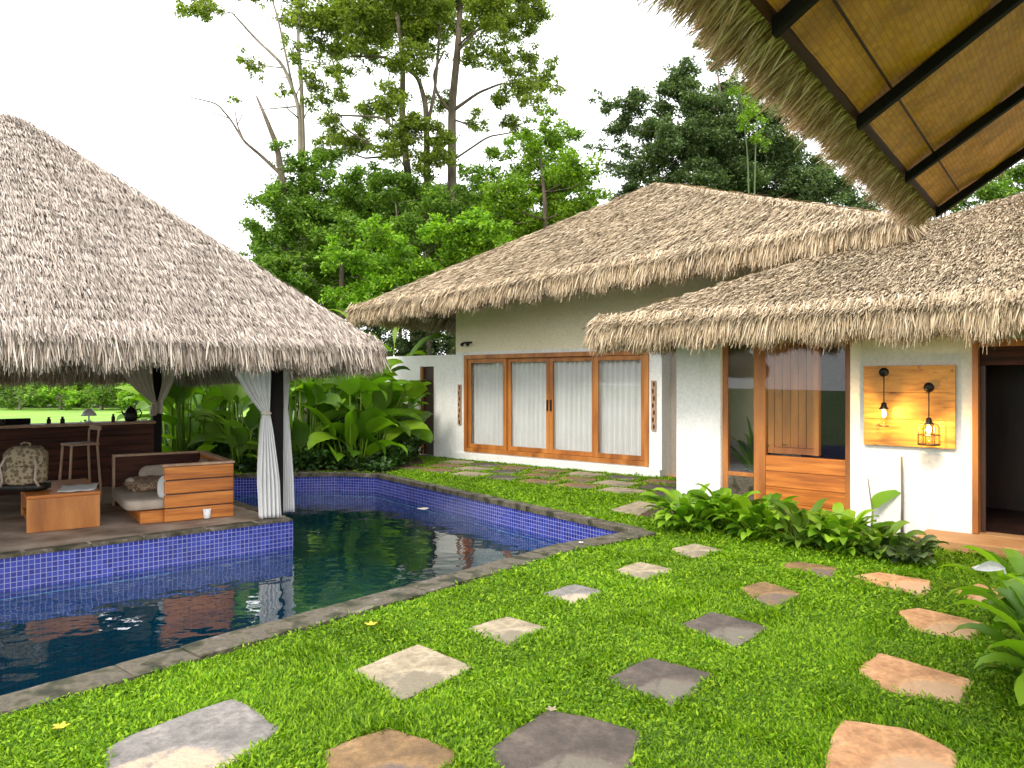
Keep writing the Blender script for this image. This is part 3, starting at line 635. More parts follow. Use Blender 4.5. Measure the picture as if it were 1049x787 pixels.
# garden wall with dark door
g0 = H.s_at(409); gz = 2.27; d0, d1 = H.s_at(430), H.s_at(444.5)
gw = thing('garden_wall', 'white plastered garden wall running left from the villa corner', 'wall', H.p(g0/2,.05))
m = MB(); wall_grid(m, H, g0-2.2, -.004, 0, gz, .18, [(d0,d1,0,2.02)]); build('masonry', m, M['plaster'], gw)
dd = thing('garden_door', 'narrow dark brown door in the white garden wall behind the big leaves', 'door', H.p((d0+d1)/2,.06))
m = MB(); m.box(H, d0+.004, d1-.004, .08, .12, .02, 2.01); build('door_leaf', m, M['dark_wood'], dd)
m = MB(); m.box(H, d0+.004, d0+.05, .03, .078, .02, 2.01); m.box(H, d1-.05, d1-.004, .03, .078, .02, 2.01); build('door_frame', m, M['teak'], dd)
m = MB(); m.blob(H.p(d0+.12,.06,1.0), (.02,.02,.02)); build('handle', m, M['black_metal'], dd)

# ------------------------------------------------------------------ near bungalow
W = Frame((4.76,7.9), ANG)
v2 = thing('bungalow', 'low white bungalow with shaggy thatched eave, wooden glazed bay and open dark doorway at right', 'bungalow', W.p(-1,2))
sp0, sp1 = W.s_at(693), W.s_at(738); sb1 = W.s_at(871); sd0, sd1 = W.s_at(996), W.s_at(996)+1.05; WZ = 2.52
m = MB(); wall_grid(m, W, sp0, sd1+3, 0, WZ, .22, [(sp1,sb1,0,2.28), (sd0,sd1,0,2.12)])
m.box(W, sp0, sp0+.22, .22, 4.5, 0, WZ); m.box(W, sp0+.22, sd1+3, 4.3, 4.5, 0, WZ); m.box(W, sd1+2.78, sd1+3, .22, 4.3, 0, WZ)
build('wall', m, M['plaster'], v2)
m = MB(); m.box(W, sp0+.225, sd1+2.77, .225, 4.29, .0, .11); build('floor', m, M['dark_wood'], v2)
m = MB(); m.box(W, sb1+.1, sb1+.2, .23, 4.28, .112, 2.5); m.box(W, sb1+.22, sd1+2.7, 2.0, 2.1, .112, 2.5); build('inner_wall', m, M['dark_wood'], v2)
m = MB(); m.box(W, sp0+.3, sp1+.75, .75, .80, .112, 2.45); build('partition', m, M['fabric_cream'], v2)
rc0 = V3(1.02,9.80,2.40); rc1 = rc0 + W.d*11.5
roof(v2, ('thatch_gold','thatch_eave'), [rc0, rc1, rc1+W.m*9, rc0+W.m*9], rc0+W.d*4.5+W.m*4.5+V3(0,0,1.95), rc1-W.d*4.5+W.m*4.5+V3(0,0,1.95), 2300, .17, .013, (0,), .15, 1200, .29, .016)
# glazed bay: side window, wooden door, dark pane, plank panel
bt = .06
def jamb(a, b, z0, z1, name='post', mat='teak', t0=bt, t1=bt+.08):
    m = MB(); m.box(W, a, b, t0, t1, z0, z1); return bevel(build(name, m, M[mat], bay), .004)
bay = build('bay_frame', MB().box(W, sp1+.003, sb1-.003, bt-.01, bt+.09, 2.20, 2.277), M['teak'], v2)
x0, x1, x2, x3, x4 = sp1+.003, W.s_at(772,bt), W.s_at(784,bt), W.s_at(838,bt), sb1-.003
_, zs = W.at(800, 466, bt); zl = W.at(760,484,bt)[1]
for a, b in ((x0, x0+.07), (x1, x2), (x4-.07, x4)): jamb(a, b, .02, 2.198)
jamb(x0+.072, x1-.002, zl-.05, zl, 'sill'); jamb(x0+.072, x1-.002, .02, zl-.052, 'lower_panel', 'coping')
m = MB(); n = 4
for k in range(n): m.box(W, x2+.002, x4-.072, bt+.01, bt+.05, .02+(zs-.03)/n*k, .02+(zs-.03)/n*(k+1)-.006)
build('plank_panel', m, M['teak_h'], bay)
m = MB()
for k in range(5):
    a = x2+.09+(x3-.15-x2)/5*k; m.box(W, a, a+(x3-.15-x2)/5-.006, bt+.07, bt+.09, zs+.09, 2.11)
m.box(W, x2+.01, x2+.085, bt+.06, bt+.10, zs+.01, 2.195); m.box(W, x3-.06, x3, bt+.02, bt+.10, zs+.01, 2.195); m.box(W, x2+.087, x3-.062, bt+.06, bt+.10, 2.12, 2.195); m.box(W, x2+.087, x3-.062, bt+.06, bt+.10, zs+.01, zs+.085)
build('wooden_door', m, M['teak'], bay)
for a, b, z0 in ((x0+.072,x1-.002,zl+.002), (x2+.002,x4-.072,zs-.008)): m = MB(); m.box(W, a, b, bt+.005, bt+.011, z0, 2.198); build('pane', m, M['glass'], bay)
# potted plant inside the side window
q = W.p((x0+x1)/2+.04, .42, .11); pp = thing('potted_plant', 'spiky potted plant standing behind the narrow bay window', 'plant', q)
m = MB(); m.lathe(q, [(.11,0),(.15,.05),(.17,.42),(.15,.42),(.13,.40)], 18); build('pot', m, M['stone_dark'], pp, smooth=True)
def arch_leaves(mb, base, n, L, W_, up=.8, droop=.8, seg=6, spread=1.0, cup=.18, rs=None, stemfrac=0.0, rx=0.0, wave=0.0):
    """broad arching leaves from one base: each a strip of quads folded along its midrib"""
    r_ = rs or random
    for i in range(n):
        az = r_.uniform(0, 2*math.pi); l = L*r_.uniform(.6,1.15); wd = W_*r_.uniform(.7,1.15); el = r_.uniform(up*.55, up*1.25)
        h = V3(math.cos(az), math.sin(az), 0); p = np.array(base)+h*r_.uniform(0,.5)*rx; el = min(el, 1.5); rows = []
        sd0_ = V3(-h[1], h[0], 0); tw = r_.uniform(-.5,.5)
        st = l*stemfrac
        if st > 0:
            q2 = p + (h*math.cos(el)+V3(0,0,math.sin(el)))*st; mb.tube([p, q2], [.006,.004], 4, False); p = q2
        dl = (l-st)/seg
        for k in range(seg+1):
            t = k/seg; e = el - droop*t*t*1.6 - (.0 if st == 0 else .35*t)
            d = h*math.cos(e)+V3(0,0,math.sin(e)); up_ = nrm(np.cross(d, sd0_)); up_ = up_ if up_[2] > 0 or abs(e) > 1.5 else -up_
            sd = sd0_*math.cos(tw)+up_*math.sin(tw); wk = wd*.5*(math.sin(math.pi*min(1,(t*.93+.05)))**.75)*(1 if t < 1 else .1)
            wv = wave*math.sin(t*14+i)
            rows.append([p-sd*wk+up_*(wk*cup*1.6+wv*wd), p-up_*0, p+sd*wk+up_*(wk*cup*1.6-wv*wd)])
            p = p + d*dl
        mb.grid(rows)
m = MB(); arch_leaves(m, q+V3(0,0,.4), 44, .75, .04, 1.3, .75, 6, rx=.05); build('foliage', m, M['leaf_mid'], pp)
# wooden board with two lanterns
s0_, zt = W.at(884.5, 375, -.06); s1_, _ = W.at(978.5, 375, -.06); _, zb_ = W.at(884.5, 455.5, -.06)
bd = thing('lamp_board', 'yellow-brown knotty wooden board fixed to the white wall behind two lit lanterns', 'board', W.p((s0_+s1_)/2,-.03,zb_))
for k in range(3): m = MB(); h_ = (zt-zb_)/3; m.box(W, s0_, s1_, -.05, -.012, zb_+h_*k+.001, zb_+h_*(k+1)-.001); bevel(build('plank', m, M['board'], bd), .003)
m = MB(); m.box(W, s0_+.05, s1_-.05, -.011, -.001, zb_+.03, zt-.03); build('batten', m, M['dark_wood'], bd)
def lantern(px, ytop, ymid, ybot, r, lab, cage):
    tt = -.20; s, z1_ = W.at(px, ytop, -.05); sc, zm = W.at(px, ymid, tt); _, zb2 = W.at(px, ybot, tt)
    o = thing('lantern', lab, 'lantern', W.p(sc,tt,zb2), 'lanterns on the wooden board')
    m = MB(); m.tube([W.p(s,-.052,z1_), W.p(s,-.075,z1_), W.p(s,-.08,z1_)], [.052,.046,.015], 16); build('wall_plate', m, M['black_metal'], o, smooth=True)
    m = MB(); m.tube([W.p(s,-.07,z1_), W.p(s,-.14,z1_+.0), W.p(sc,tt,z1_-.03), W.p(sc,tt,zm+.11)], .006, 8); build('hook', m, M['black_metal'], o, smooth=True)
    m = MB(); m.lathe(W.p(sc,tt,zm+.045), [(.045,0),(.05,.012),(.03,.035),(.026,.07),(.01,.08)], 16); build('socket', m, M['black_metal'], o, smooth=True)
    m = MB(); m.blob(W.p(sc,tt,zm), (.024,.024,.042), nu=10, nv=14); build('bulb', m, M['bulb'], o, smooth=True)
    if cage:
        m = MB()
        for k in range(8):
            a = k*math.pi/4; e = V3(math.cos(a), math.sin(a), 0); c = W.p(sc,tt,0)
            m.tube([c+e*.03+V3(0,0,zm+.06), c+e*r*.8+V3(0,0,zm+.055), c+e*r+V3(0,0,zm+.02), c+e*r+V3(0,0,zb2)], .0035, 5)
        for z_ in (zb2, (zb2+zm)/2+.02): m.tube([W.p(sc,tt,z_)+V3(math.cos(a)*r, math.sin(a)*r, 0) for a in np.linspace(0,2*math.pi,21)], .004, 5)
        build('wire_cage', m, M['black_metal'], o)
    m = MB(); m.lathe(W.p(sc,tt,zb2), [(r*.62,.015),(r*.66,.05),(r*.5,zm-zb2+.03),(r*.32,zm-zb2+.045)], 18); build('glass_chimney', m, M['lamp_glass'], o, smooth=True)
    m = MB(); m.lathe(W.p(sc,tt,zb2-.012), [(r*1.02,0),(r*1.05,.008),(r*.7,.014)], 18); build('base_ring', m, M['black_metal'], o, smooth=True)
    L_ = bpy.data.lights.new('lamp_light','POINT'); L_.energy = 13; L_.color = (1,.62,.22); L_.shadow_soft_size = .03; lo = bpy.data.objects.new('lamp_light', L_); C.objects.link(lo)
    lo.parent = o; lo.location = tuple(W.p(sc,tt-.045,zm)-ROOTLOC[o.name])
lantern(905.5, 381.5, 424, 436, .052, 'smaller slim lit lantern hanging at the left of the wooden board', False)
lantern(951.5, 397, 440, 455, .105, 'larger lit lantern with round wire cage at the right of the wooden board', True)
# doorway
dr = build('doorway', MB().box(W, sd0+.002, sd0+.055, -.02, .24, .122, 2.118).box(W, sd1-.055, sd1-.002, -.02, .24, .122, 2.118).box(W, sd0+.057, sd1-.057, -.018, .238, 2.05, 2.116), M['teak'], v2)
m = MB(); m.box(W, sd0+.06, sd1-.06, .10, .14, 1.86, 2.048); build('lintel', m, M['bar_wood'], dr)
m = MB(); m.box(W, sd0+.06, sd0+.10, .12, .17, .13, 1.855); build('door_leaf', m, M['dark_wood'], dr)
m = MB(); m.box(W, sd0-.42, sd1+1.0, -.55, -.002, -.05, .115); m.box(W, sd0+.003, sd1-.003, -.001, .222, .0, .117); bevel(tag(build('door_step', m, M['step'], loc=W.p(sd0+.4,-.3)), 'long orange-tan stone step below the open doorway', 'step'), .015)

# ------------------------------------------------------------------ roof over the viewer
K = Frame((2.68,4.80), R(-36.87)); KS = .65; KZ = 2.783
def kp(s, t, dz=0): return K.p(s, t, KZ+KS*s+dz)
can = thing('porch_roof', 'foreground porch roof corner with shaggy thatch edge and orange woven bamboo lining', 'roof', K.p(2,-2.5))
SR = 1.5
def quadbox(m, s0, s1, t0, t1, z0, z1): return m.hexa([kp(s0,t0,z0),kp(s1,t0,z0),kp(s1,t1,z0),kp(s0,t1,z0),kp(s0,t0,z1),kp(s1,t0,z1),kp(s1,t1,z1),kp(s0,t1,z1)])
m = MB(); ns, ntt = 24, 40; pts = []; uv = []
lin = lambda i, j: kp(.0+SR*i/ns, -5.2*j/ntt, .006*math.sin(i*2.1+j)*math.sin(j*1.3)+.012*math.sin(i*.9))
pts = [[lin(i,j) for j in range(ntt+1)] for i in range(ns+1)]; m.grid(pts)
def guv(i, j): return (5.2*j/ntt, SR*i/ns)
uv = [guv(a, b) for i in range(ns) for j in range(ntt) for a, b in ((i,j),(i,j+1),(i+1,j+1),(i+1,j))]
build('woven_lining', m, M['weave'], can, uv=uv)
m = MB(); quadbox(m, -.10, SR, -5.2, .0, .04, .16)
mr = lambda s, t, dz: K.p(2*SR-s, t, KZ+KS*s+dz)
m.hexa([mr(-.1,-5.2,.04),mr(SR,-5.2,.04),mr(SR,0,.04),mr(-.1,0,.04),mr(-.1,-5.2,.16),mr(SR,-5.2,.16),mr(SR,0,.16),mr(-.1,0,.16)])
kr = build('roof', m, M['thatch_base'], can)
for t in (-.05, -1.07, -2.12, -3.17, -4.22, -5.15): m = MB(); quadbox(m, .0, SR, t-.026, t+.026, -.065, -.012); bevel(build('rafter', m, M['black_wood'], can), .008)
for s in (.13,.60,1.07): m = MB(); quadbox(m, s-.003, s+.003, -5.1, -.1, -.014, -.008); build('seam_batten', m, M['bar_wood'], can)
m = MB(); quadbox(m, -.012, .010, -5.2, .0, -.010, .035); build('eave_batten', m, M['bar_wood'], can)
for s, t in ((1.35,-.9), (1.35,-4.8), (2.7,-.9)):
    m = MB(); zt_ = KZ+KS*(s if s < SR else 2*SR-s); q = K.p(s, t); m.tube([q, q+V3(0,0,zt_)], .08, 12); build('post', m, M['black_wood'], can)
th = MB(); fg = MB()
nn, dn = roof_face(th, kp(.1,0,.17), kp(.1,-5.2,.17), kp(SR,-5.2,.17), kp(SR,0,.17), 500, .14, .012)
def edge_strands(mb, a, b, D0, n, L, W_, jit=.12, thick=.14, up=V3(0,0,1), inset=V3(0,0,0)):
    a, b = np.array(a), np.array(b); p = rng.random(n)[:,None]; q = rng.random(n)[:,None]
    pos = a*(1-p)+b*p+up*thick*q+inset*rng.random(n)[:,None]
    tf = (np.sin(p[:,0]*np.linalg.norm(b-a)*14)+np.sin(p[:,0]*np.linalg.norm(b-a)*37+2))*.12
    D = nrm(D0+rng.normal(0,jit,(n,3))); X = nrm(np.cross(D, up)); Z = nrm(np.cross(X,D)); an = rng.uniform(-1.3,1.3,n)[:,None]; X2 = nrm(X*np.cos(an)+Z*np.sin(an)); Z2 = nrm(np.cross(X2,D))
    mb.scatter(SV, SF, pos, X2, D, Z2, rng.uniform(.5,1.3,n)*W_, L*(rng.uniform(.55,1.1,n)+tf), L)
dnk = nrm(-K.d - V3(0,0,KS))
edge_strands(fg, kp(-.07,.1,.04), kp(-.07,-5.2,.04), nrm(dnk+V3(0,0,.10)), 46000, .165, .0065, .19, .14, inset=K.d*.06)
edge_strands(fg, kp(-.1,.06,.02), kp(SR,.06,.02), nrm(K.m+V3(0,0,-.35)-K.d*.3), 12000, .13, .007, .2, .12)
edge_strands(fg, kp(-.005,.02,.030), kp(-.005,-5.2,.030), nrm(dnk+V3(0,0,.03)), 16000, .11, .006, .13, .012)
build('thatch', th, M['thatch_gold'], kr); build('thatch_fringe', fg, M['thatch_porch'], kr)

# ------------------------------------------------------------------ stepping stones
STN = []
def stepping(pts, mat, lab, z=.021, group='stepping stones set in the near lawn', kind='stepping_stone'):
    g = [G(*p)[:2] for p in pts]; c = np.mean(g, 0); out = []
    for i in range(len(g)):                         # rough, slightly rounded outline
        a, b = g[i], g[(i+1)%len(g)]
        for k in range(5):
            t = .035+.93*k/4 if len(g) < 6 else k/5
            p = a*(1-t)+b*t; p = p + (p-c)*.03*math.sin(math.pi*t); out.append(p+(c-p)*.012*random.uniform(-1,1.3)+np.array([random.uniform(-.008,.008),random.uniform(-.008,.008)]))
    m = MB(); m.prism(out, -.05, z+random.uniform(-.004,.004), .012); o = build(kind, m, M[mat], loc=(*c,0)); tag(o, lab, 'stepping stone', group); STN.append(np.array(out))
stepping([(108,768),(165,744),(240,717),(285,748),(240,790),(170,815),(110,800)], 'stone_grey', 'large grey slab with tan worn patches in the grass at the bottom left')
stepping([(360,690),(430,662),(484,685),(412,720)], 'stone_beige', 'beige diamond-shaped stone with a dark worn centre, in the row along the pool')
stepping([(478,645),(520,633),(562,645),(522,663)], 'stone_beige', 'second beige stone of the poolside row, beyond the diamond-shaped one')
stepping([(555,610),(588,600),(620,607),(585,623)], 'stone_grey', 'pale grey-white weathered stone midway along the poolside row')
stepping([(626,587),(655,577),(691,585),(660,598)], 'stone_beige', 'pale flat stone near the pool corner, second from the far end of its row')
stepping([(683,564),(712,558),(741,565),(712,573)], 'stone_beige', 'small thin beige stone nearest the left end of the leafy bed')
stepping([(330,772),(400,747),(472,775),(445,810),(340,812)], 'stone_brown', 'rusty brown mottled stone at the bottom edge between the grey slab and dark slab')
stepping([(498,770),(562,728),(656,750),(650,790),(590,815),(515,805)], 'stone_dark', 'large dark grey slab at the bottom centre of the lawn')
stepping([(620,697),(664,675),(732,692),(692,727)], 'stone_dark', 'dark grey-brown stone just beyond the large dark slab')
stepping([(698,641),(730,629),(788,645),(752,666)], 'stone_dark', 'third dark stone of the middle row')
stepping([(753,604),(783,597),(824,611),(792,624)], 'stone_brown', 'dark brown stone in the middle row, short of the farthest one')
stepping([(796,580),(815,577),(862,584),(848,594)], 'stone_brown', 'farthest brown stone of the middle row, close to the leafy bed')
stepping([(873,592),(898,588),(960,598),(944,613)], 'stone_orange', 'salmon and grey stone in front of the door step, left of the small one')
stepping([(916,628),(940,624),(1012,641),(995,659),(935,647)], 'stone_orange', 'orange sandstone slab second from the door step')
stepping([(875,690),(900,670),(1000,700),(987,724),(900,708)], 'stone_orange', 'large orange sandstone slab in the middle of the right row')
stepping([(846,772),(863,740),(935,750),(982,775),(975,812),(850,812)], 'stone_orange', 'orange sandstone slab cut by the bottom edge at right')
stepping([(978,607),(1002,599),(1040,612),(1002,623)], 'stone_orange', 'small pinkish stone beside the big-leaved plant at right')
# slabs in the strip of lawn before the villa
k = 0
side = 'slabs in the grass in front of the sliding doors'
for r_, (t, n) in enumerate(((-.38, 8), (-1.02, 8), (-1.68, 8))):
    for i in range(n):
        a = .3+.80*i+(.3 if r_ == 1 else 0); dd_ = .62; c = [H.p(a+u, t+v)[:2] for u, v in ((0,0),(.66,.02),(.67,-.50),(.03,-.48))]
        if any(inpoly(np.array([q[0]]), np.array([q[1]]), np.array(POOL))[0] for q in c): continue
        m = MB(); m.prism(np.array(c)+rng.uniform(-.03,.03,(4,2)), -.04, .018, .008); o = build('stepping_stone', m, M[('stone_beige','stone_brown','stone_brown','stone_dark')[(i*3+r_)%4]], loc=(*np.mean(c,0),0)); STN.append(np.array(c))
        nth = ['first','second','third','fourth','fifth','sixth','seventh','eighth'][i]
        tag(o, f'{nth} flat slab from the left in the villa-front row {("against the sliding doors", "midway to the pool", "nearest the pool")[r_]}', 'stepping stone', side)
c = [G(*p)[:2] for p in ((626,524),(655,515),(674,519),(655,530))]
m = MB(); m.prism(c, -.04, .03, .01); o = build('stepping_stone', m, M['stone_beige'], loc=(*np.mean(c,0),0)); STN.append(np.array(c)); tag(o, 'pale slab at the far corner of the pool beside the white pillar', 'stepping stone', side)

# ------------------------------------------------------------------ planting beds
def bedpoly(pts): return np.array([G(*p)[:2] for p in pts])
BED = np.array([W.p(sp0-.15,-.03)[:2], W.p(sp0-.15,-.75)[:2], W.p(sp1+.3,-.95)[:2], W.p(sb1-.2,-.80)[:2], W.p(sd0-.5,-.45)[:2], W.p(sd0-.45,-.03)[:2]])
m = MB(); m.prism(BED, -.05, .03, .02); tag(build('bed_soil', m, M['soil']), kind='structure')
BED2 = np.array([N3+V3(.1,.12,0), N3b+V3(.1,.25,0), N4+V3(-.2,.2,0), N4+V3(-4.5,-1.5,0), N4+V3(-5,3.5,0), H.p(g0-2.2,-.05), H.p(d0-.1,-.05), H.p(.25,-1.2)])[:,:2]
m = MB(); m.prism(BED2, -.05, .02, 0); tag(build('bed_soil', m, M['soil']), kind='structure')
BED3 = np.array([(2.75,4.1),(2.6,3.3),(3.3,2.6),(5.2,3.2),(5.3,5.9),(4.0,5.9),(3.35,5.2)])
m = MB(); m.prism(BED3, -.05, .02, 0); tag(build('bed_soil', m, M['soil']), kind='structure')

# ------------------------------------------------------------------ grass
def coping_poly(a, b, wd):
    d = nrm(b-a); n = V3(d[1], -d[0], 0); return np.array([a, b, b+n*wd, a+n*wd])
NOGRASS = [np.array(POOL), coping_poly(N0,N1,.25), coping_poly(N1,N2,.25), coping_poly(N2,N3,.13), np.array([pf(0,0),pf(7.2,0),pf(7.2,6),pf(0,6)]),
           np.array([W.p(sp0-.05,-.02),W.p(sd1+4,-.02),W.p(sd1+4,5),W.p(sp0-.05,5)]), np.array([W.p(sd0-.42,-.55),W.p(sd1+1,-.55),W.p(sd1+1,0),W.p(sd0-.42,0)]),
           np.array([H.p(g0-2.2,-.1),H.p(10,-.1),H.p(10,6),H.p(g0-2.2,6)]), BED, BED2]
def shrink(p, k): p = np.asarray(p)[:,:2]; c = p.mean(0); return c+(p-c)*(1-k/np.linalg.norm(p-c,axis=1).mean())
def grass_points(n, x0, x1, y0, y1, dens, half=.75):
    x = rng.uniform(x0,x1,n); y = rng.uniform(y0,y1,n); k = (abs(x) < y*half+.4) & (rng.random(n) < np.array([float(dens(q)) for q in y])); x, y = x[k], y[k]
    bad = np.zeros(len(x), bool)
    for p in NOGRASS: bad |= inpoly(x, y, p)
    for p in STN: bad |= inpoly(x, y, shrink(p, .025))
    return x[~bad], y[~bad]
area = (8+5.5)*(17-2.4); x, y = grass_points(3000000, -5.5, 8, 2.4, 17, lambda q: min(1, (4.2/q)**1.6))
z0g = np.zeros(len(x)); n = len(x)
az = rng.uniform(0, 2*math.pi, n); lean = rng.uniform(.2, 1.3, n)
# clumps: neighbouring blades lean alike, height varies across the lawn
cl = np.sin(x*7.3+np.sin(y*5.1)*2)+np.sin(y*8.7+np.sin(x*6.2)*2)
az = az*.6 + cl*1.2
hgt = (.031+.009*np.clip(cl,-1.0,2))*rng.uniform(.5,1.5,n)*(1+.25*np.sin(x*1.7)*np.sin(y*1.3))
D = np.c_[np.cos(az)*np.sin(lean), np.sin(az)*np.sin(lean), np.cos(lean)]; X = nrm(np.cross(D, V3(0,0,1)+rng.normal(0,.3,(n,3)))); Z = np.cross(X, D)
BV = [(-.5,0,0),(.5,0,0),(-.5,.5,.12),(.5,.5,.12),(0,1,-.10)]
m = MB(); wd = rng.uniform(.6,1.35,n)*.0085*np.clip(y/4.5,1,2.2)
m.scatter(BV, [(0,1,3),(0,3,2),(2,3,4)], np.c_[x,y,z0g-.002], X, D, Z, wd, hgt, hgt)
# broad little leaves among the blades
x, y = grass_points(420000, -5.5, 8, 2.4, 14, lambda q: min(1, (4.2/q)**1.6)); n = len(x); kk = (np.sin(x*2.3+1)+np.sin(y*2.9+x)+rng.normal(0,.6,n)) > -.3; x, y = x[kk], y[kk]; n = len(x)
az = rng.uniform(0, 2*math.pi, n); el = rng.uniform(.0, .9, n); D = np.c_[np.cos(az)*np.cos(el), np.sin(az)*np.cos(el), np.sin(el)]; X = nrm(np.cross(D, V3(0,0,1)+rng.normal(0,.3,(n,3)))); Z = np.cross(X, D)
l_ = rng.uniform(.018,.036,n)*np.clip(y/4.5,1,1.8); m.scatter([(-.1,0,0),(.1,0,0),(-.5,.45,.08),(.5,.45,.08),(0,1,-.06)], [(0,1,3),(0,3,2),(2,3,4)], np.c_[x,y,rng.uniform(.012,.036,n)], X, D, Z, l_*.42, l_, l_)
tag(build('grass', m, M['blade']), 'short bright green lawn grass growing around the stepping stones', 'grass', kind='stuff')
print('GRASS', n)
# low ground cover and fallen leaves
def leafball(n, x, y, zc, r, name): pass
for px, py, lab, col, sc in ((380,640,'bright yellow fallen blossom on the grass by the poolside coping','yellow',.045), (62,745,'pale yellow-brown fallen leaf at the edge of the pool coping, bottom left','yellow',.04), (565,727,'small tan fallen leaf on the grass above the large dark slab','stone_beige',.03), (595,556,'white petal on the pool coping near its far corner','petal',.03)):
    q = G(px,py,.05); m = MB()
    for k in range(5):
        a = k*1.256+px; e = V3(math.cos(a), math.sin(a), .25); sd_ = V3(-e[1], e[0], 0); m.grid([[q-sd_*.004, q, q+sd_*.004], [q+e*sc*.5-sd_*sc*.3, q+e*sc*.5+V3(0,0,-.004), q+e*sc*.5+sd_*sc*.3], [q+e*sc-sd_*.004, q+e*sc, q+e*sc+sd_*.004]])
    tag(build('fallen_leaf', m, M[col], loc=q), lab, 'leaf')
for px, py, lab in ((433,521,'pale round leaf floating near the far side of the pool'), (573,548,'white petal floating by the far right pool edge'), (737-600+0,598,'')):
    if not lab: continue
    q = G(px,py,WL+.006); m = MB(); r_ = .09 if px == 433 else .05
    m.add([q]+[q+V3(math.cos(a)*r_*(1+.2*math.sin(3*a)), math.sin(a)*r_, .004*math.sin(2*a)) for a in np.linspace(0,2*math.pi,13)[:-1]], [(0,i+1,(i+1)%12+1) for i in range(12)])
    tag(build('floating_leaf', m, M['petal' if px != 433 else 'fabric_cream'], loc=q), lab, 'leaf')

# ------------------------------------------------------------------ leafy plants
def clump(kind, cat, lab, base, mat, n, L, W_, up, droop, sf, rx, group=None, seed=0, cup=.18, wave=0.0, stems=0):
    rs = random.Random(seed); o = thing(kind, lab, cat, base, group); m = MB()
    arch_leaves(m, np.array(base)+V3(0,0,.02), n, L, W_, up, droop, 7, rs=rs, stemfrac=sf, rx=rx, cup=cup, wave=wave)
    arch_leaves(m, np.array(base)+V3(0,0,.02), n//2, L*.6, W_*.8, up*.5, droop, 6, rs=rs, stemfrac=sf*.6, rx=rx*1.2, cup=cup, wave=wave)
    build('foliage', m, M[mat], o, smooth=True); return o
LG = 'bright leafy plants in the bed before the wooden bay'
spots = [(705,543,'leftmost bright leafy plant in the bed, against the white pillar','leaf_bright'), (742,545,'bright leafy plant in the bed, in front of the narrow bay window','leaf_bright'),
         (780,552,'bright leafy plant in the bed, before the left half of the plank panel','leaf_bright'), (822,560,'leafy plant in the bed, before the right half of the plank panel','leaf_mid'),
         (862,566,'leafy plant in the bed at the right corner of the plank panel','leaf_bright'), (900,572,'dark leafy plant in the bed, below the slim lantern','leaf_mid'), (935,578,'dark low plant at the right end of the bed, below the caged lantern','leaf_dark')]
for i, (px, py, lab, mt) in enumerate(spots):
    q = G(px,py); clump('leafy_plant', 'plant', lab, (q[0],q[1],.02), mt, 62 if i < 5 else 44, (.54,.56,.52,.50,.46,.38,.30)[i], (.135,.13,.125,.12,.115,.11,.11)[i], 1.05, .80, .35, .28, LG, i+1)
    q2 = nrm(V3(*W.m[:2],0))*.30 + q
    o = clump('leafy_plant', 'plant', lab.replace('plant', 'plant rear part') if False else lab, (q2[0],q2[1],.02), mt, 1, .1, .05, .95, .75, .35, .2, LG, i+31) if False else None
q = G(893,548); o = thing('leafy_plant', 'single upright broad leaf rising from the bed below the lantern board', 'plant', (q[0],q[1],.02), LG)
m = MB(); b = np.array((q[0],q[1],.02)); rows = []
for k in range(9):
    t = k/8; c = b+V3(.02+.30*t*t, -.05*t, .28+.26*t*(1-.25*t)); w_ = .085*math.sin(math.pi*min(1,.04+.95*t))**.7; rows.append([c+V3(-w_*.55,.02,w_*.5), c, c+V3(w_*.55,-.02,-w_*.5)])
m.grid(rows); m.tube([b, b+V3(.01,0,.15), b+V3(.02,0,.28)], .008, 6); build('leaf', m, M['leaf_bright'], o, smooth=True)
s, za = W.at(924,470,-.10); q = W.p(s,-.10,.02); m = MB(); m.tube([q, q+V3(.005,0,za*.5), q+V3(-.004,0,za)], [.016,.014,.012], 8)
tag(build('garden_stake', m, M['bark_pale'], loc=q, smooth=True), 'thin pale stake standing in the bed against the white wall below the board', 'stake')
s, za = W.at(892,492,-.14); q = W.p(s,-.14,.02); m = MB(); m.tube([q, q+V3(.02,0,za*.4), q+V3(-.015,0,za*.8), q+V3(-.03,0,za)], [.008,.007,.006,.005], 6)
tag(build('dry_stem', m, M['bark_pale'], loc=q, smooth=True), 'short crooked dry stem in the bed, left of the pale stake', 'stem')
# big plant at the right edge
q = V3(3.0,4.05,.02)
for i, (dx, dy, lab, L) in enumerate(((0.0,.0,'large bright plant with broad glossy leaves at the right edge, nearest the viewer',.68), (.52,1.05,'broad-leaved bright plant at the right edge, behind the nearest one',.62))):
    clump('broad_leaf_plant', 'plant', lab, (q[0]+dx,q[1]+dy,.02), 'leaf_bright', 44-8*i, L, .17-.02*i, 1.1, .85, .38, .28, 'broad-leaved plants at the right edge', 50+i, .22, .02)
fl = P(1012,582,5.0); m = MB(); rows = []
for k in range(7):
    t = k/6; c = fl+V3(-.10+.20*t,0,.02*math.sin(3*t)); w_ = .035*math.sin(math.pi*min(1,.05+.93*t)); rows.append([c+V3(0,-.03,w_), c+V3(0,.02,0), c+V3(0,-.03,-w_)])
m.grid(rows); m.tube([fl+V3(.1,0,0), fl+V3(.16,-.05,-.2), fl+V3(.2,-.1,-fl[2]+.05)], .006, 6); tag(build('white_flower', m, M['petal'], loc=(fl[0]+.2, fl[1]-.1, .03), smooth=True), 'single white flower spathe among the leaves at the right edge', 'flower')

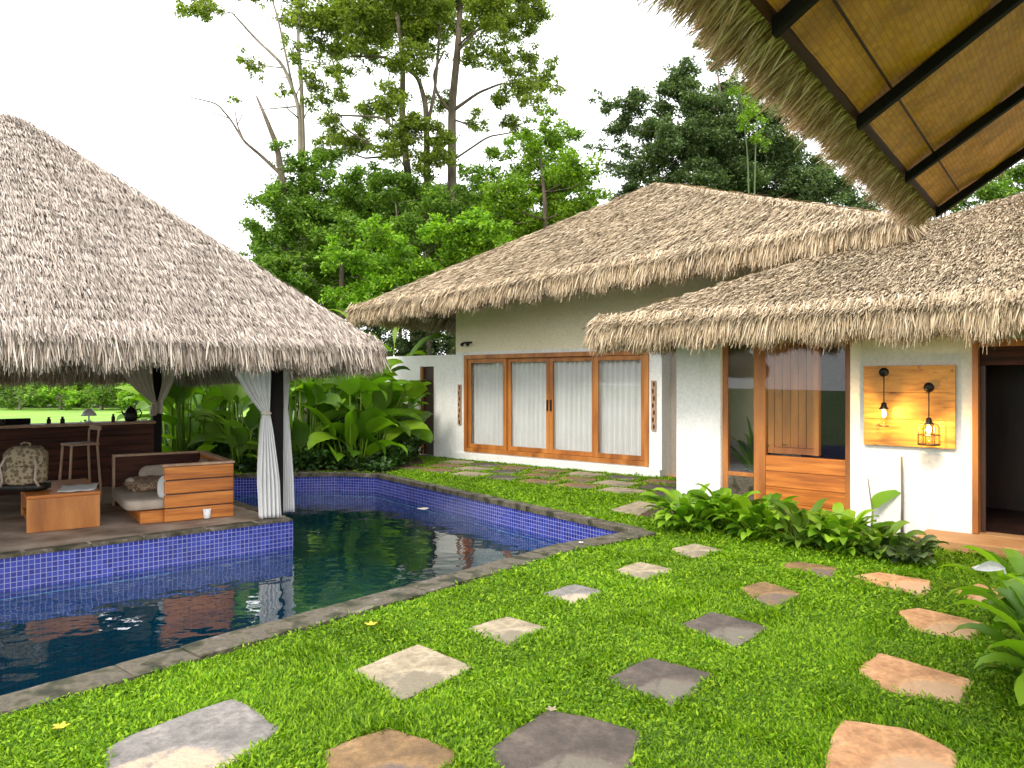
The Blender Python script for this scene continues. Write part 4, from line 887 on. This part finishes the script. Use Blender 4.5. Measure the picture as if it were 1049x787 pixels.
# heliconia and banana-like plants behind the pool
def heliconia(lab, base, h, n, L, W_, mat, seed, kind='banana_plant', group='big-leaved plants behind the pool', el=(.1,1.4), dr=.9):
    rs = random.Random(seed); b = np.array([base[0], base[1], .0]); o = thing(kind, lab, 'plant', b, group); lf = MB(); st = MB()
    for i in range(n):
        az = rs.uniform(0,2*math.pi); hh = h*rs.uniform(.12,1.0); f = V3(math.cos(az), math.sin(az), 0); r0 = rs.uniform(0,.28)*(1+.2*h)
        p0 = b+f*r0; p1 = p0+f*.10*h*rs.uniform(0,1.4)+V3(0,0,hh); st.tube([p0,(p0+p1)/2+V3(0,0,.02),p1], [.022,.017,.010], 6)
        e = rs.uniform(*el); l = L*rs.uniform(.65,1.15); wd = W_*rs.uniform(.75,1.15); sdv = V3(-f[1],f[0],0); p = p1; rows = []; tw = rs.uniform(-.7,.7); seg = 10; D_ = dr*rs.uniform(.6,1.4)
        for k in range(seg+1):
            t = k/seg; ee = e-D_*t*t*1.5; d = f*math.cos(ee)+V3(0,0,math.sin(ee)); u = np.cross(d, sdv); u = u if np.dot(u, V3(0,0,1)) > 0 or ee > 1.4 else -u
            s2 = sdv*math.cos(tw)+u*math.sin(tw); wk = wd*.5*min(1, (t*5+.08))**.7*(1-max(0,(t-.45)/.55)**2.2)+.004; r1, r2 = rs.uniform(.88,1.06), rs.uniform(.88,1.06)
            rows.append([p-s2*wk*r1+u*wk*.30, p-s2*wk*.5+u*wk*.20, p, p+s2*wk*.5+u*wk*.20, p+s2*wk*r2+u*wk*.30]); p = p+d*(l/seg)
        lf.grid(rows)
    build('foliage', lf, M[mat], o, smooth=True); build('stem', st, M['leaf_yellowgreen'], o, smooth=True); return o
hel = [((192,14.4),1.7,16,.95,.34,'leaf_bright','bright big-leaved plant just right of the rear pavilion post'), ((228,15.0),2.1,16,1.0,.36,'leaf_bright','tall bright big-leaved plant between the two right pavilion posts'),
       ((250,14.3),1.5,13,.85,.30,'leaf_mid','mid-green big-leaved plant behind the tied white curtain'), ((308,14.6),1.8,15,.9,.33,'leaf_mid','big-leaved plant just right of the white curtain, beyond the pool'),
       ((340,15.2),2.3,15,1.0,.38,'leaf_bright','tall bright big-leaved plant under the right tip of the pavilion roof'), ((362,14.9),1.6,15,.95,.40,'leaf_bright','bright plant with very broad leaves right of the pavilion eave, over the pool'),
       ((384,15.3),1.5,13,.85,.42,'leaf_mid','broad-leaved plant reaching in front of the white garden wall'), ((416,15.9),.75,9,.6,.28,'leaf_dark','dark broad-leaved plant in front of the garden door'),
       ((392,18.2),2.6,9,1.2,.30,'leaf_yellowgreen','tall yellow-green plant rising above the pavilion eave beside the garden wall'), ((282,16.5),2.3,14,1.1,.36,'leaf_dark','dark big-leaved plant deep behind the front right pavilion post'),
       ((210,16.8),2.3,14,1.1,.36,'leaf_mid','big-leaved plant in the back row behind the sofa'), ((325,17.2),2.5,14,1.1,.36,'leaf_dark','dark big-leaved plant in the back row, left of the garden wall'),
       ((402,16.3),1.5,12,.8,.34,'leaf_bright','bright leafy plant against the garden wall, just left of the dark door'), ((372,16.4),2.0,14,.9,.36,'leaf_bright','bright tall plant before the left end of the garden wall'),
       ((172,15.6),1.6,12,.9,.34,'leaf_bright','bright big-leaved plant right behind the end of the bar')]
for i, ((px, Y), h, n, L, W_, mt, lab) in enumerate(hel): heliconia(lab, ((px-CX)*Y/F_PX, Y), h, int(n*1.9), L, W_, mt, 100+i)
def foliage_stuff(name, lab, cat, pts, mat, sz, kind='stuff', flat=.3, axis=None):
    n = len(pts); az = rng.uniform(0,2*math.pi,n); e = rng.uniform(-.6,1.0,n); D = np.c_[np.cos(az)*np.cos(e), np.sin(az)*np.cos(e), np.sin(e)]
    X = nrm(np.cross(D, V3(0,0,1)+rng.normal(0,.5,(n,3)))); Z = np.cross(X, D); m = MB(); s_ = sz*rng.uniform(.6,1.3,n)
    m.scatter([(0,0,0),(.30,.42,.08),(0,1,0),(-.30,.42,.08)], [(0,1,2),(0,2,3)], pts, X, D, Z, s_, s_, s_)
    o = build(name, m, M[mat]); return tag(o, lab, cat, kind=kind)
# ground cover along the far pool edge
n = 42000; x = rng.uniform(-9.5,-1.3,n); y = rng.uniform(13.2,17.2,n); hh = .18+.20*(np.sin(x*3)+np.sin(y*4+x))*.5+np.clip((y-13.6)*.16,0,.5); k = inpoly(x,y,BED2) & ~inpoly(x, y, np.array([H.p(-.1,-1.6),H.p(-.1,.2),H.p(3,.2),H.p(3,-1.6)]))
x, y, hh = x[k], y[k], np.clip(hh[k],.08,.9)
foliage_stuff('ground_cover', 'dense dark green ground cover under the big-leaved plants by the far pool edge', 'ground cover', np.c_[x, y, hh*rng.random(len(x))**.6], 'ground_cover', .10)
n = 7000; u = rng.random(n); x = rng.uniform(2.3,4.6,n); y = rng.uniform(2.7,5.9,n); k = inpoly(x,y,BED3)
foliage_stuff('ground_cover', 'low dark leaves around the big plant at the right edge', 'ground cover', np.c_[x[k],y[k],.07*rng.random(k.sum())], 'leaf_mid', .05)

# ------------------------------------------------------------------ trees
LV = [(0,0,0),(.26,.45,.10),(0,1,0),(-.26,.45,.10)]; LF = [(0,1,2),(0,2,3)]
def crown_mesh(blobs, size, dens, seed, droop=.0, sub=7, squash=.8):
    r_ = np.random.default_rng(seed); P_ = []; 
    for c, r in blobs:
        ns = max(5, int(3.4*sub*(r/.8)**1.3)); q = r_.normal(0,1,(ns,3)); q = nrm(q)*(r*r_.random((ns,1))**.45); q[:,2] *= squash
        for s_ in q:
            rr = r*r_.uniform(.24,.52); nl = max(16, int(3.4*dens*rr*rr*r_.uniform(.35,1.3))); g = nrm(r_.normal(0,1,(nl,3)))*(rr*r_.random((nl,1))**.5)*np.array([1,1,.62])
            P_.append(c+s_+g)
    P_ = np.vstack(P_); n = len(P_); az = r_.uniform(0,2*math.pi,n); e = r_.uniform(-1.0,.8,n)-droop
    D = np.c_[np.cos(az)*np.cos(e), np.sin(az)*np.cos(e), np.sin(e)]; X = nrm(np.cross(D, V3(0,0,1)+r_.normal(0,.55,(n,3)))); Z = np.cross(X,D); s_ = size*.56*r_.uniform(.6,1.4,n)
    return MB().scatter(LV, LF, P_, X, D, Z, s_, s_, s_), n
NL = 0
def tree(kind, lab, cat, Y, trunks, blobs, mat, size, dens, seed, bark='bark', depth=2.2, group=None, branches=True, sub=7, rx=1.0, extra=None):
    """trunks: polylines of (px,py,radius m); blobs: (px,py,r px); each blob gets its own distance round Y"""
    global NL
    rs = random.Random(seed); B = []
    for px, py, r in blobs:
        y = Y+rs.uniform(-depth,depth); B.append((P(px,py,y), r*1.13*y/F_PX*rx))
    tm = MB(); T = []
    for tr in trunks:
        pts = [P(a,b,Y+.15*i*rs.uniform(-1,1)) for i,(a,b,_) in enumerate(tr)]; rad = [q[2]*.68 for q in tr]
        if tr[0][1] > 250 or tr[0][2] >= .12: g = pts[0].copy(); g[2] = 0; pts = [g]+pts; rad = [rad[0]*1.35]+rad
        # smooth the polyline
        t = np.linspace(0,len(pts)-1,len(pts)*5); ii = np.arange(len(pts)); pp = np.c_[[np.interp(t,ii,[p[a] for p in pts]) for a in range(3)]].T
        kk = np.convolve(np.ones(len(t)), [1,1,1], 'same'); pp = np.c_[[np.convolve(pp[:,a],[1,1,1],'same')/kk for a in range(3)]].T; pp[0] = pts[0]
        rr = np.interp(t,ii,rad); tm.tube(pp, rr, 9); T += [(pp[i], rr[i]) for i in range(len(pp))]
    if branches:
        for c, r in B:
            cand = [(np.linalg.norm(c-p)+max(0,p[2]-c[2]+.3)*3, p, q) for p, q in T if p[2] < c[2]+.2] or [(np.linalg.norm(c-p), p, q) for p, q in T]
            _, p, q = min(cand, key=lambda k: k[0]); mid = (p+c)/2+V3(rs.uniform(-.15,.15), rs.uniform(-.15,.15), -.07*np.linalg.norm(c-p))
            q = min(q*.42, .018+.014*np.linalg.norm(c-p)); tm.tube([p, mid, c], [q, q*.65, q*.25], 6)
            for _ in range(3):
                e = c+nrm(np.array([rs.gauss(0,1) for _ in range(3)]))*r*.85; tm.tube([mid*.35+c*.65, (c+e)/2+V3(0,0,.05), e], [q*.35, q*.2, .005], 5)
    b0 = min((p for p, _ in T), key=lambda p: p[2]).copy(); b0[2] = 0
    o = thing(kind, lab, cat, b0, group); build('trunk', tm, M[bark], o, smooth=True)
    cm, n = crown_mesh(B, size, dens, seed, sub=sub); NL += n; build('crown', cm, M[mat], o)
    if extra:
        for nm, bl, mt, sz, dn_ in extra:
            BB = [(P(a,b_,Y+rs.uniform(-1.5,.5)), r*Y/F_PX) for a,b_,r in bl]; cm, n = crown_mesh(BB, sz, dn_, seed+9); NL += n; build(nm, cm, M[mt], o)
    return o
D1 = 520
tree('slender_tree', 'pale twin-trunked tree with thin sparse crown at the left of the tree group', 'tree', 25,
     [[(309,215,.17),(307,110,.10),(290,66,.08),(262,40,.06),(235,10,.035)], [(312,215,.13),(309,90,.10),(305,40,.08),(308,0,.06),(310,-40,.03)], [(300,90,.06),(285,20,.05),(270,-30,.03)]],
     [(197,8,15),(215,13,12),(206,0,12),(250,62,11),(262,72,10),(240,102,6),(300,50,14),(320,20,20),(343,15,20),(290,18,12),(318,75,14),(325,100,14),(290,95,9),(330,50,16),(345,60,13),(265,-5,12),(300,-15,20),(330,-20,20),(240,-12,12)], 'leaf_olive', .20, D1, 11, 'bark_pale', 1.2)
tree('bare_tree', 'vine-covered broken tree with a long bare branch reaching left into the sky', 'tree', 23.5,
     [[(292,260,.20),(290,190,.16),(284,150,.13),(272,120,.09),(262,97,.04)], [(287,178,.09),(268,160,.075),(250,145,.06),(236,122,.045),(222,106,.035),(192,99,.02)], [(250,145,.045),(243,128,.03),(240,108,.018)], [(236,122,.03),(226,118,.022),(203,112,.014)], [(243,128,.025),(248,118,.02),(247,102,.012)]],
     [(288,150,11),(293,168,14),(300,188,20),(279,212,20),(266,236,16),(312,222,28),(292,250,26),(276,258,20),(330,185,18),(305,205,22),(262,258,14)], 'leaf_mid', .20, D1, 12, 'bark', 1.0, branches=False)
tree('tall_tree', 'tall leaning tree with several trunks and olive crown in the middle of the tree group', 'tree', 26,
     [[(425,235,.22),(412,130,.17),(413,60,.13),(405,0,.09),(402,-40,.05)], [(438,235,.20),(437,110,.14),(428,78,.10),(395,58,.07),(355,58,.04)], [(436,140,.10),(446,90,.08),(450,40,.06),(448,-20,.03)], [(412,140,.10),(392,120,.07),(345,118,.04),(330,125,.02)]],
     [(370,30,24),(400,18,28),(430,28,26),(380,62,16),(420,62,20),(345,92,14),(400,100,18),(425,130,22),(380,112,15),(340,122,14),(360,145,18),(400,150,20),(445,165,20),(455,140,16),(352,20,20),(385,-12,26),(420,-15,28),(450,5,18),(365,5,20),(348,75,13),(450,100,14),(335,150,16),(350,50,13)], 'leaf_olive', .21, D1, 13)
tree('tall_tree', 'tallest tree with a thick straight forked trunk left of the bright rounded tree', 'tree', 27,
     [[(463,235,.27),(463,180,.24),(463,110,.21),(469,50,.17),(472,0,.14),(475,-45,.08)], [(464,118,.10),(447,95,.08),(444,75,.06),(456,50,.04)], [(466,112,.10),(490,95,.07),(515,85,.05),(545,88,.03)], [(469,52,.09),(490,30,.06),(515,5,.04),(525,-25,.03)], [(463,165,.06),(500,140,.05),(530,135,.03)]],
     [(500,15,24),(520,30,20),(540,15,20),(482,60,13),(498,52,17),(530,85,18),(555,88,15),(560,70,13),(545,60,14),(455,22,16),(510,105,13),(490,125,13),(545,105,13),(448,50,11),(500,-15,28),(470,-20,26),(535,-12,22),(475,30,14),(515,60,15),(568,90,9),(528,128,15)], 'leaf_olive', .20, D1, 14)
tree('round_tree', 'bright green rounded leafy tree between the tall trunks and the villa roof', 'tree', 22,
     [[(560,260,.14),(558,200,.09),(552,150,.025)]],
     [(560,150,22),(588,168,22),(575,190,28),(602,202,18),(545,186,26),(520,202,24),(560,228,28),(600,228,18),(530,240,24),(510,222,20),(580,135,15),(540,152,20),(497,184,18),(555,127,12),(608,180,12),(586,215,20),(505,160,14),(560,115,10)], 'leaf_yellowgreen', .19, 620, 15, depth=1.3)
tree('bushy_tree', 'lush mid-green tree just behind the left end of the villa roof', 'tree', 20,
     [[(440,330,.12),(440,290,.07),(435,255,.02)]],
     [(380,290,26),(410,262,24),(440,285,26),(470,262,24),(500,262,24),(430,308,22),(400,318,22),(362,312,18),(382,240,20),(350,262,22),(480,232,20),(450,237,22),(520,255,18),(415,285,24),(460,290,22),(340,300,16),(500,240,18)], 'leaf_bright', .19, 620, 16, depth=1.2)
tree('bushy_tree', 'dark dense tree behind the trunks, filling the lower left of the tree group', 'tree', 24,
     [[(350,300,.12),(350,250,.08),(345,215,.02)], [(410,260,.08),(405,205,.02)]],
     [(345,215,24),(330,245,26),(325,280,28),(355,190,20),(400,200,24),(430,200,22),(375,215,24),(350,240,24),(300,275,24),(300,300,24),(340,300,24),(460,205,20),(490,210,18),(420,230,24),(385,180,16),(275,290,18),(315,165,12),(335,165,16),(480,180,13),(360,275,24),(450,255,22),(395,275,24)], 'leaf_mid', .20, 600, 17)
tree('bushy_tree', 'dark backing tree seen in the gaps between the trunks', 'tree', 30,
     [[(430,300,.16),(430,230,.03)]], [(330,255,38),(380,240,38),(430,225,36),(480,215,34),(300,285,34),(520,235,34),(560,245,34),(590,240,26),(350,290,36),(410,290,36),(280,270,22),(470,270,34),(620,235,20)], 'leaf_dark', .26, 430, 18, depth=1.5, sub=5)
tree('dark_tree', 'large dark blue-green tree behind the villa ridge on the right', 'tree', 28,
     [[(745,240,.26),(742,180,.2),(740,120,.13),(735,70,.02)], [(742,190,.12),(700,140,.09),(665,110,.05)], [(742,180,.12),(790,150,.08),(830,150,.05)]],
     [(637,130,16),(620,110,11),(612,100,7),(652,104,16),(680,98,22),(670,135,22),(700,78,18),(716,108,26),(720,145,28),(690,162,26),(655,172,18),(745,128,26),(772,112,18),(780,150,26),(760,175,28),(810,160,24),(830,190,22),(720,183,24),(856,192,18),(800,192,24),(640,155,13),(722,45,11),(735,60,14),(790,120,20),(820,135,16),(845,170,14),(745,90,18),(870,200,16),(628,172,10),(770,90,16),(680,190,20),(650,192,14),(640,205,18),(670,208,20),(700,205,22),(735,208,22),(765,205,22),(795,212,22),(825,215,22),(850,220,20),(880,222,20),(900,210,14),(745,165,24),(690,140,20),(610,150,10)], 'leaf_dark', .21, 560, 19, depth=2)
tree('bamboo', 'pale feathery yellow-green bamboo in front of the dark tree', 'bamboo', 22,
     [[(768,240,.04),(766,160,.03),(758,90,.012)], [(772,240,.04),(774,150,.025),(776,110,.012)]],
     [(758,92,12),(766,108,13),(754,76,8),(774,126,13),(780,145,10),(762,125,9)], 'leaf_yellowgreen', .15, 650, 20, 'leaf_dark', depth=.4, branches=False)
tree('bushy_tree', 'mid-green tree glimpsed past the porch roof at the far right', 'tree', 24,
     [[(1030,300,.16),(1025,200,.08)]], [(1012,195,20),(1038,182,18),(990,208,14),(1055,165,20),(1020,215,18),(1045,205,18),(975,212,10)], 'leaf_mid', .19, 560, 21, depth=1)
tree('bushy_tree', 'dark leafy tree behind the garden wall, under the left eave of the villa', 'tree', 21,
     [[(420,400,.12),(420,350,.08)]], [(405,340,18),(430,345,20),(455,345,18),(390,325,16),(420,365,22),(455,370,22),(375,345,18),(350,350,22),(325,360,24),(390,375,22)], 'leaf_dark', .17, 620, 22, depth=.8)
# far bank of shrubs beyond the field
for i, (px, wd_, mt, lab) in enumerate(((-40,40,'leaf_mid',''),(20,28,'leaf_mid','rounded light green shrub beyond the field at the far left'),(62,26,'leaf_bright','bright shrub beyond the field, left of the thin pale trunk'),(104,26,'leaf_mid','green shrub beyond the field, behind the white lamp'),(140,22,'leaf_bright','bright shrub beyond the field, behind the kettle'),(185,28,'leaf_mid','shrub beyond the field, right of the rear pavilion post'))):
    if not lab: continue
    Y = 44; bl = [(px+random.uniform(-wd_*.7,wd_*.7), 404+random.uniform(-13,10), random.uniform(6,10)) for _ in range(16)]
    tree('field_shrub', lab, 'shrub', Y, [[(px,412,.12),(px,405,.08)]], bl, mt, .30, 330, 40+i, 'bark_pale', 1.6, 'shrubs beyond the field', sub=4)
n = 26000; x = rng.uniform(-42,2,n); top = 3.0+.7*np.sin(x*.7)+.5*np.sin(x*1.9); foliage_stuff('far_wood', 'continuous green thicket far beyond the field', 'thicket', np.c_[x, 49+rng.normal(0,1.3,n), top*rng.random(n)**.8], 'leaf_mid', .42)
print('LEAVES', NL)
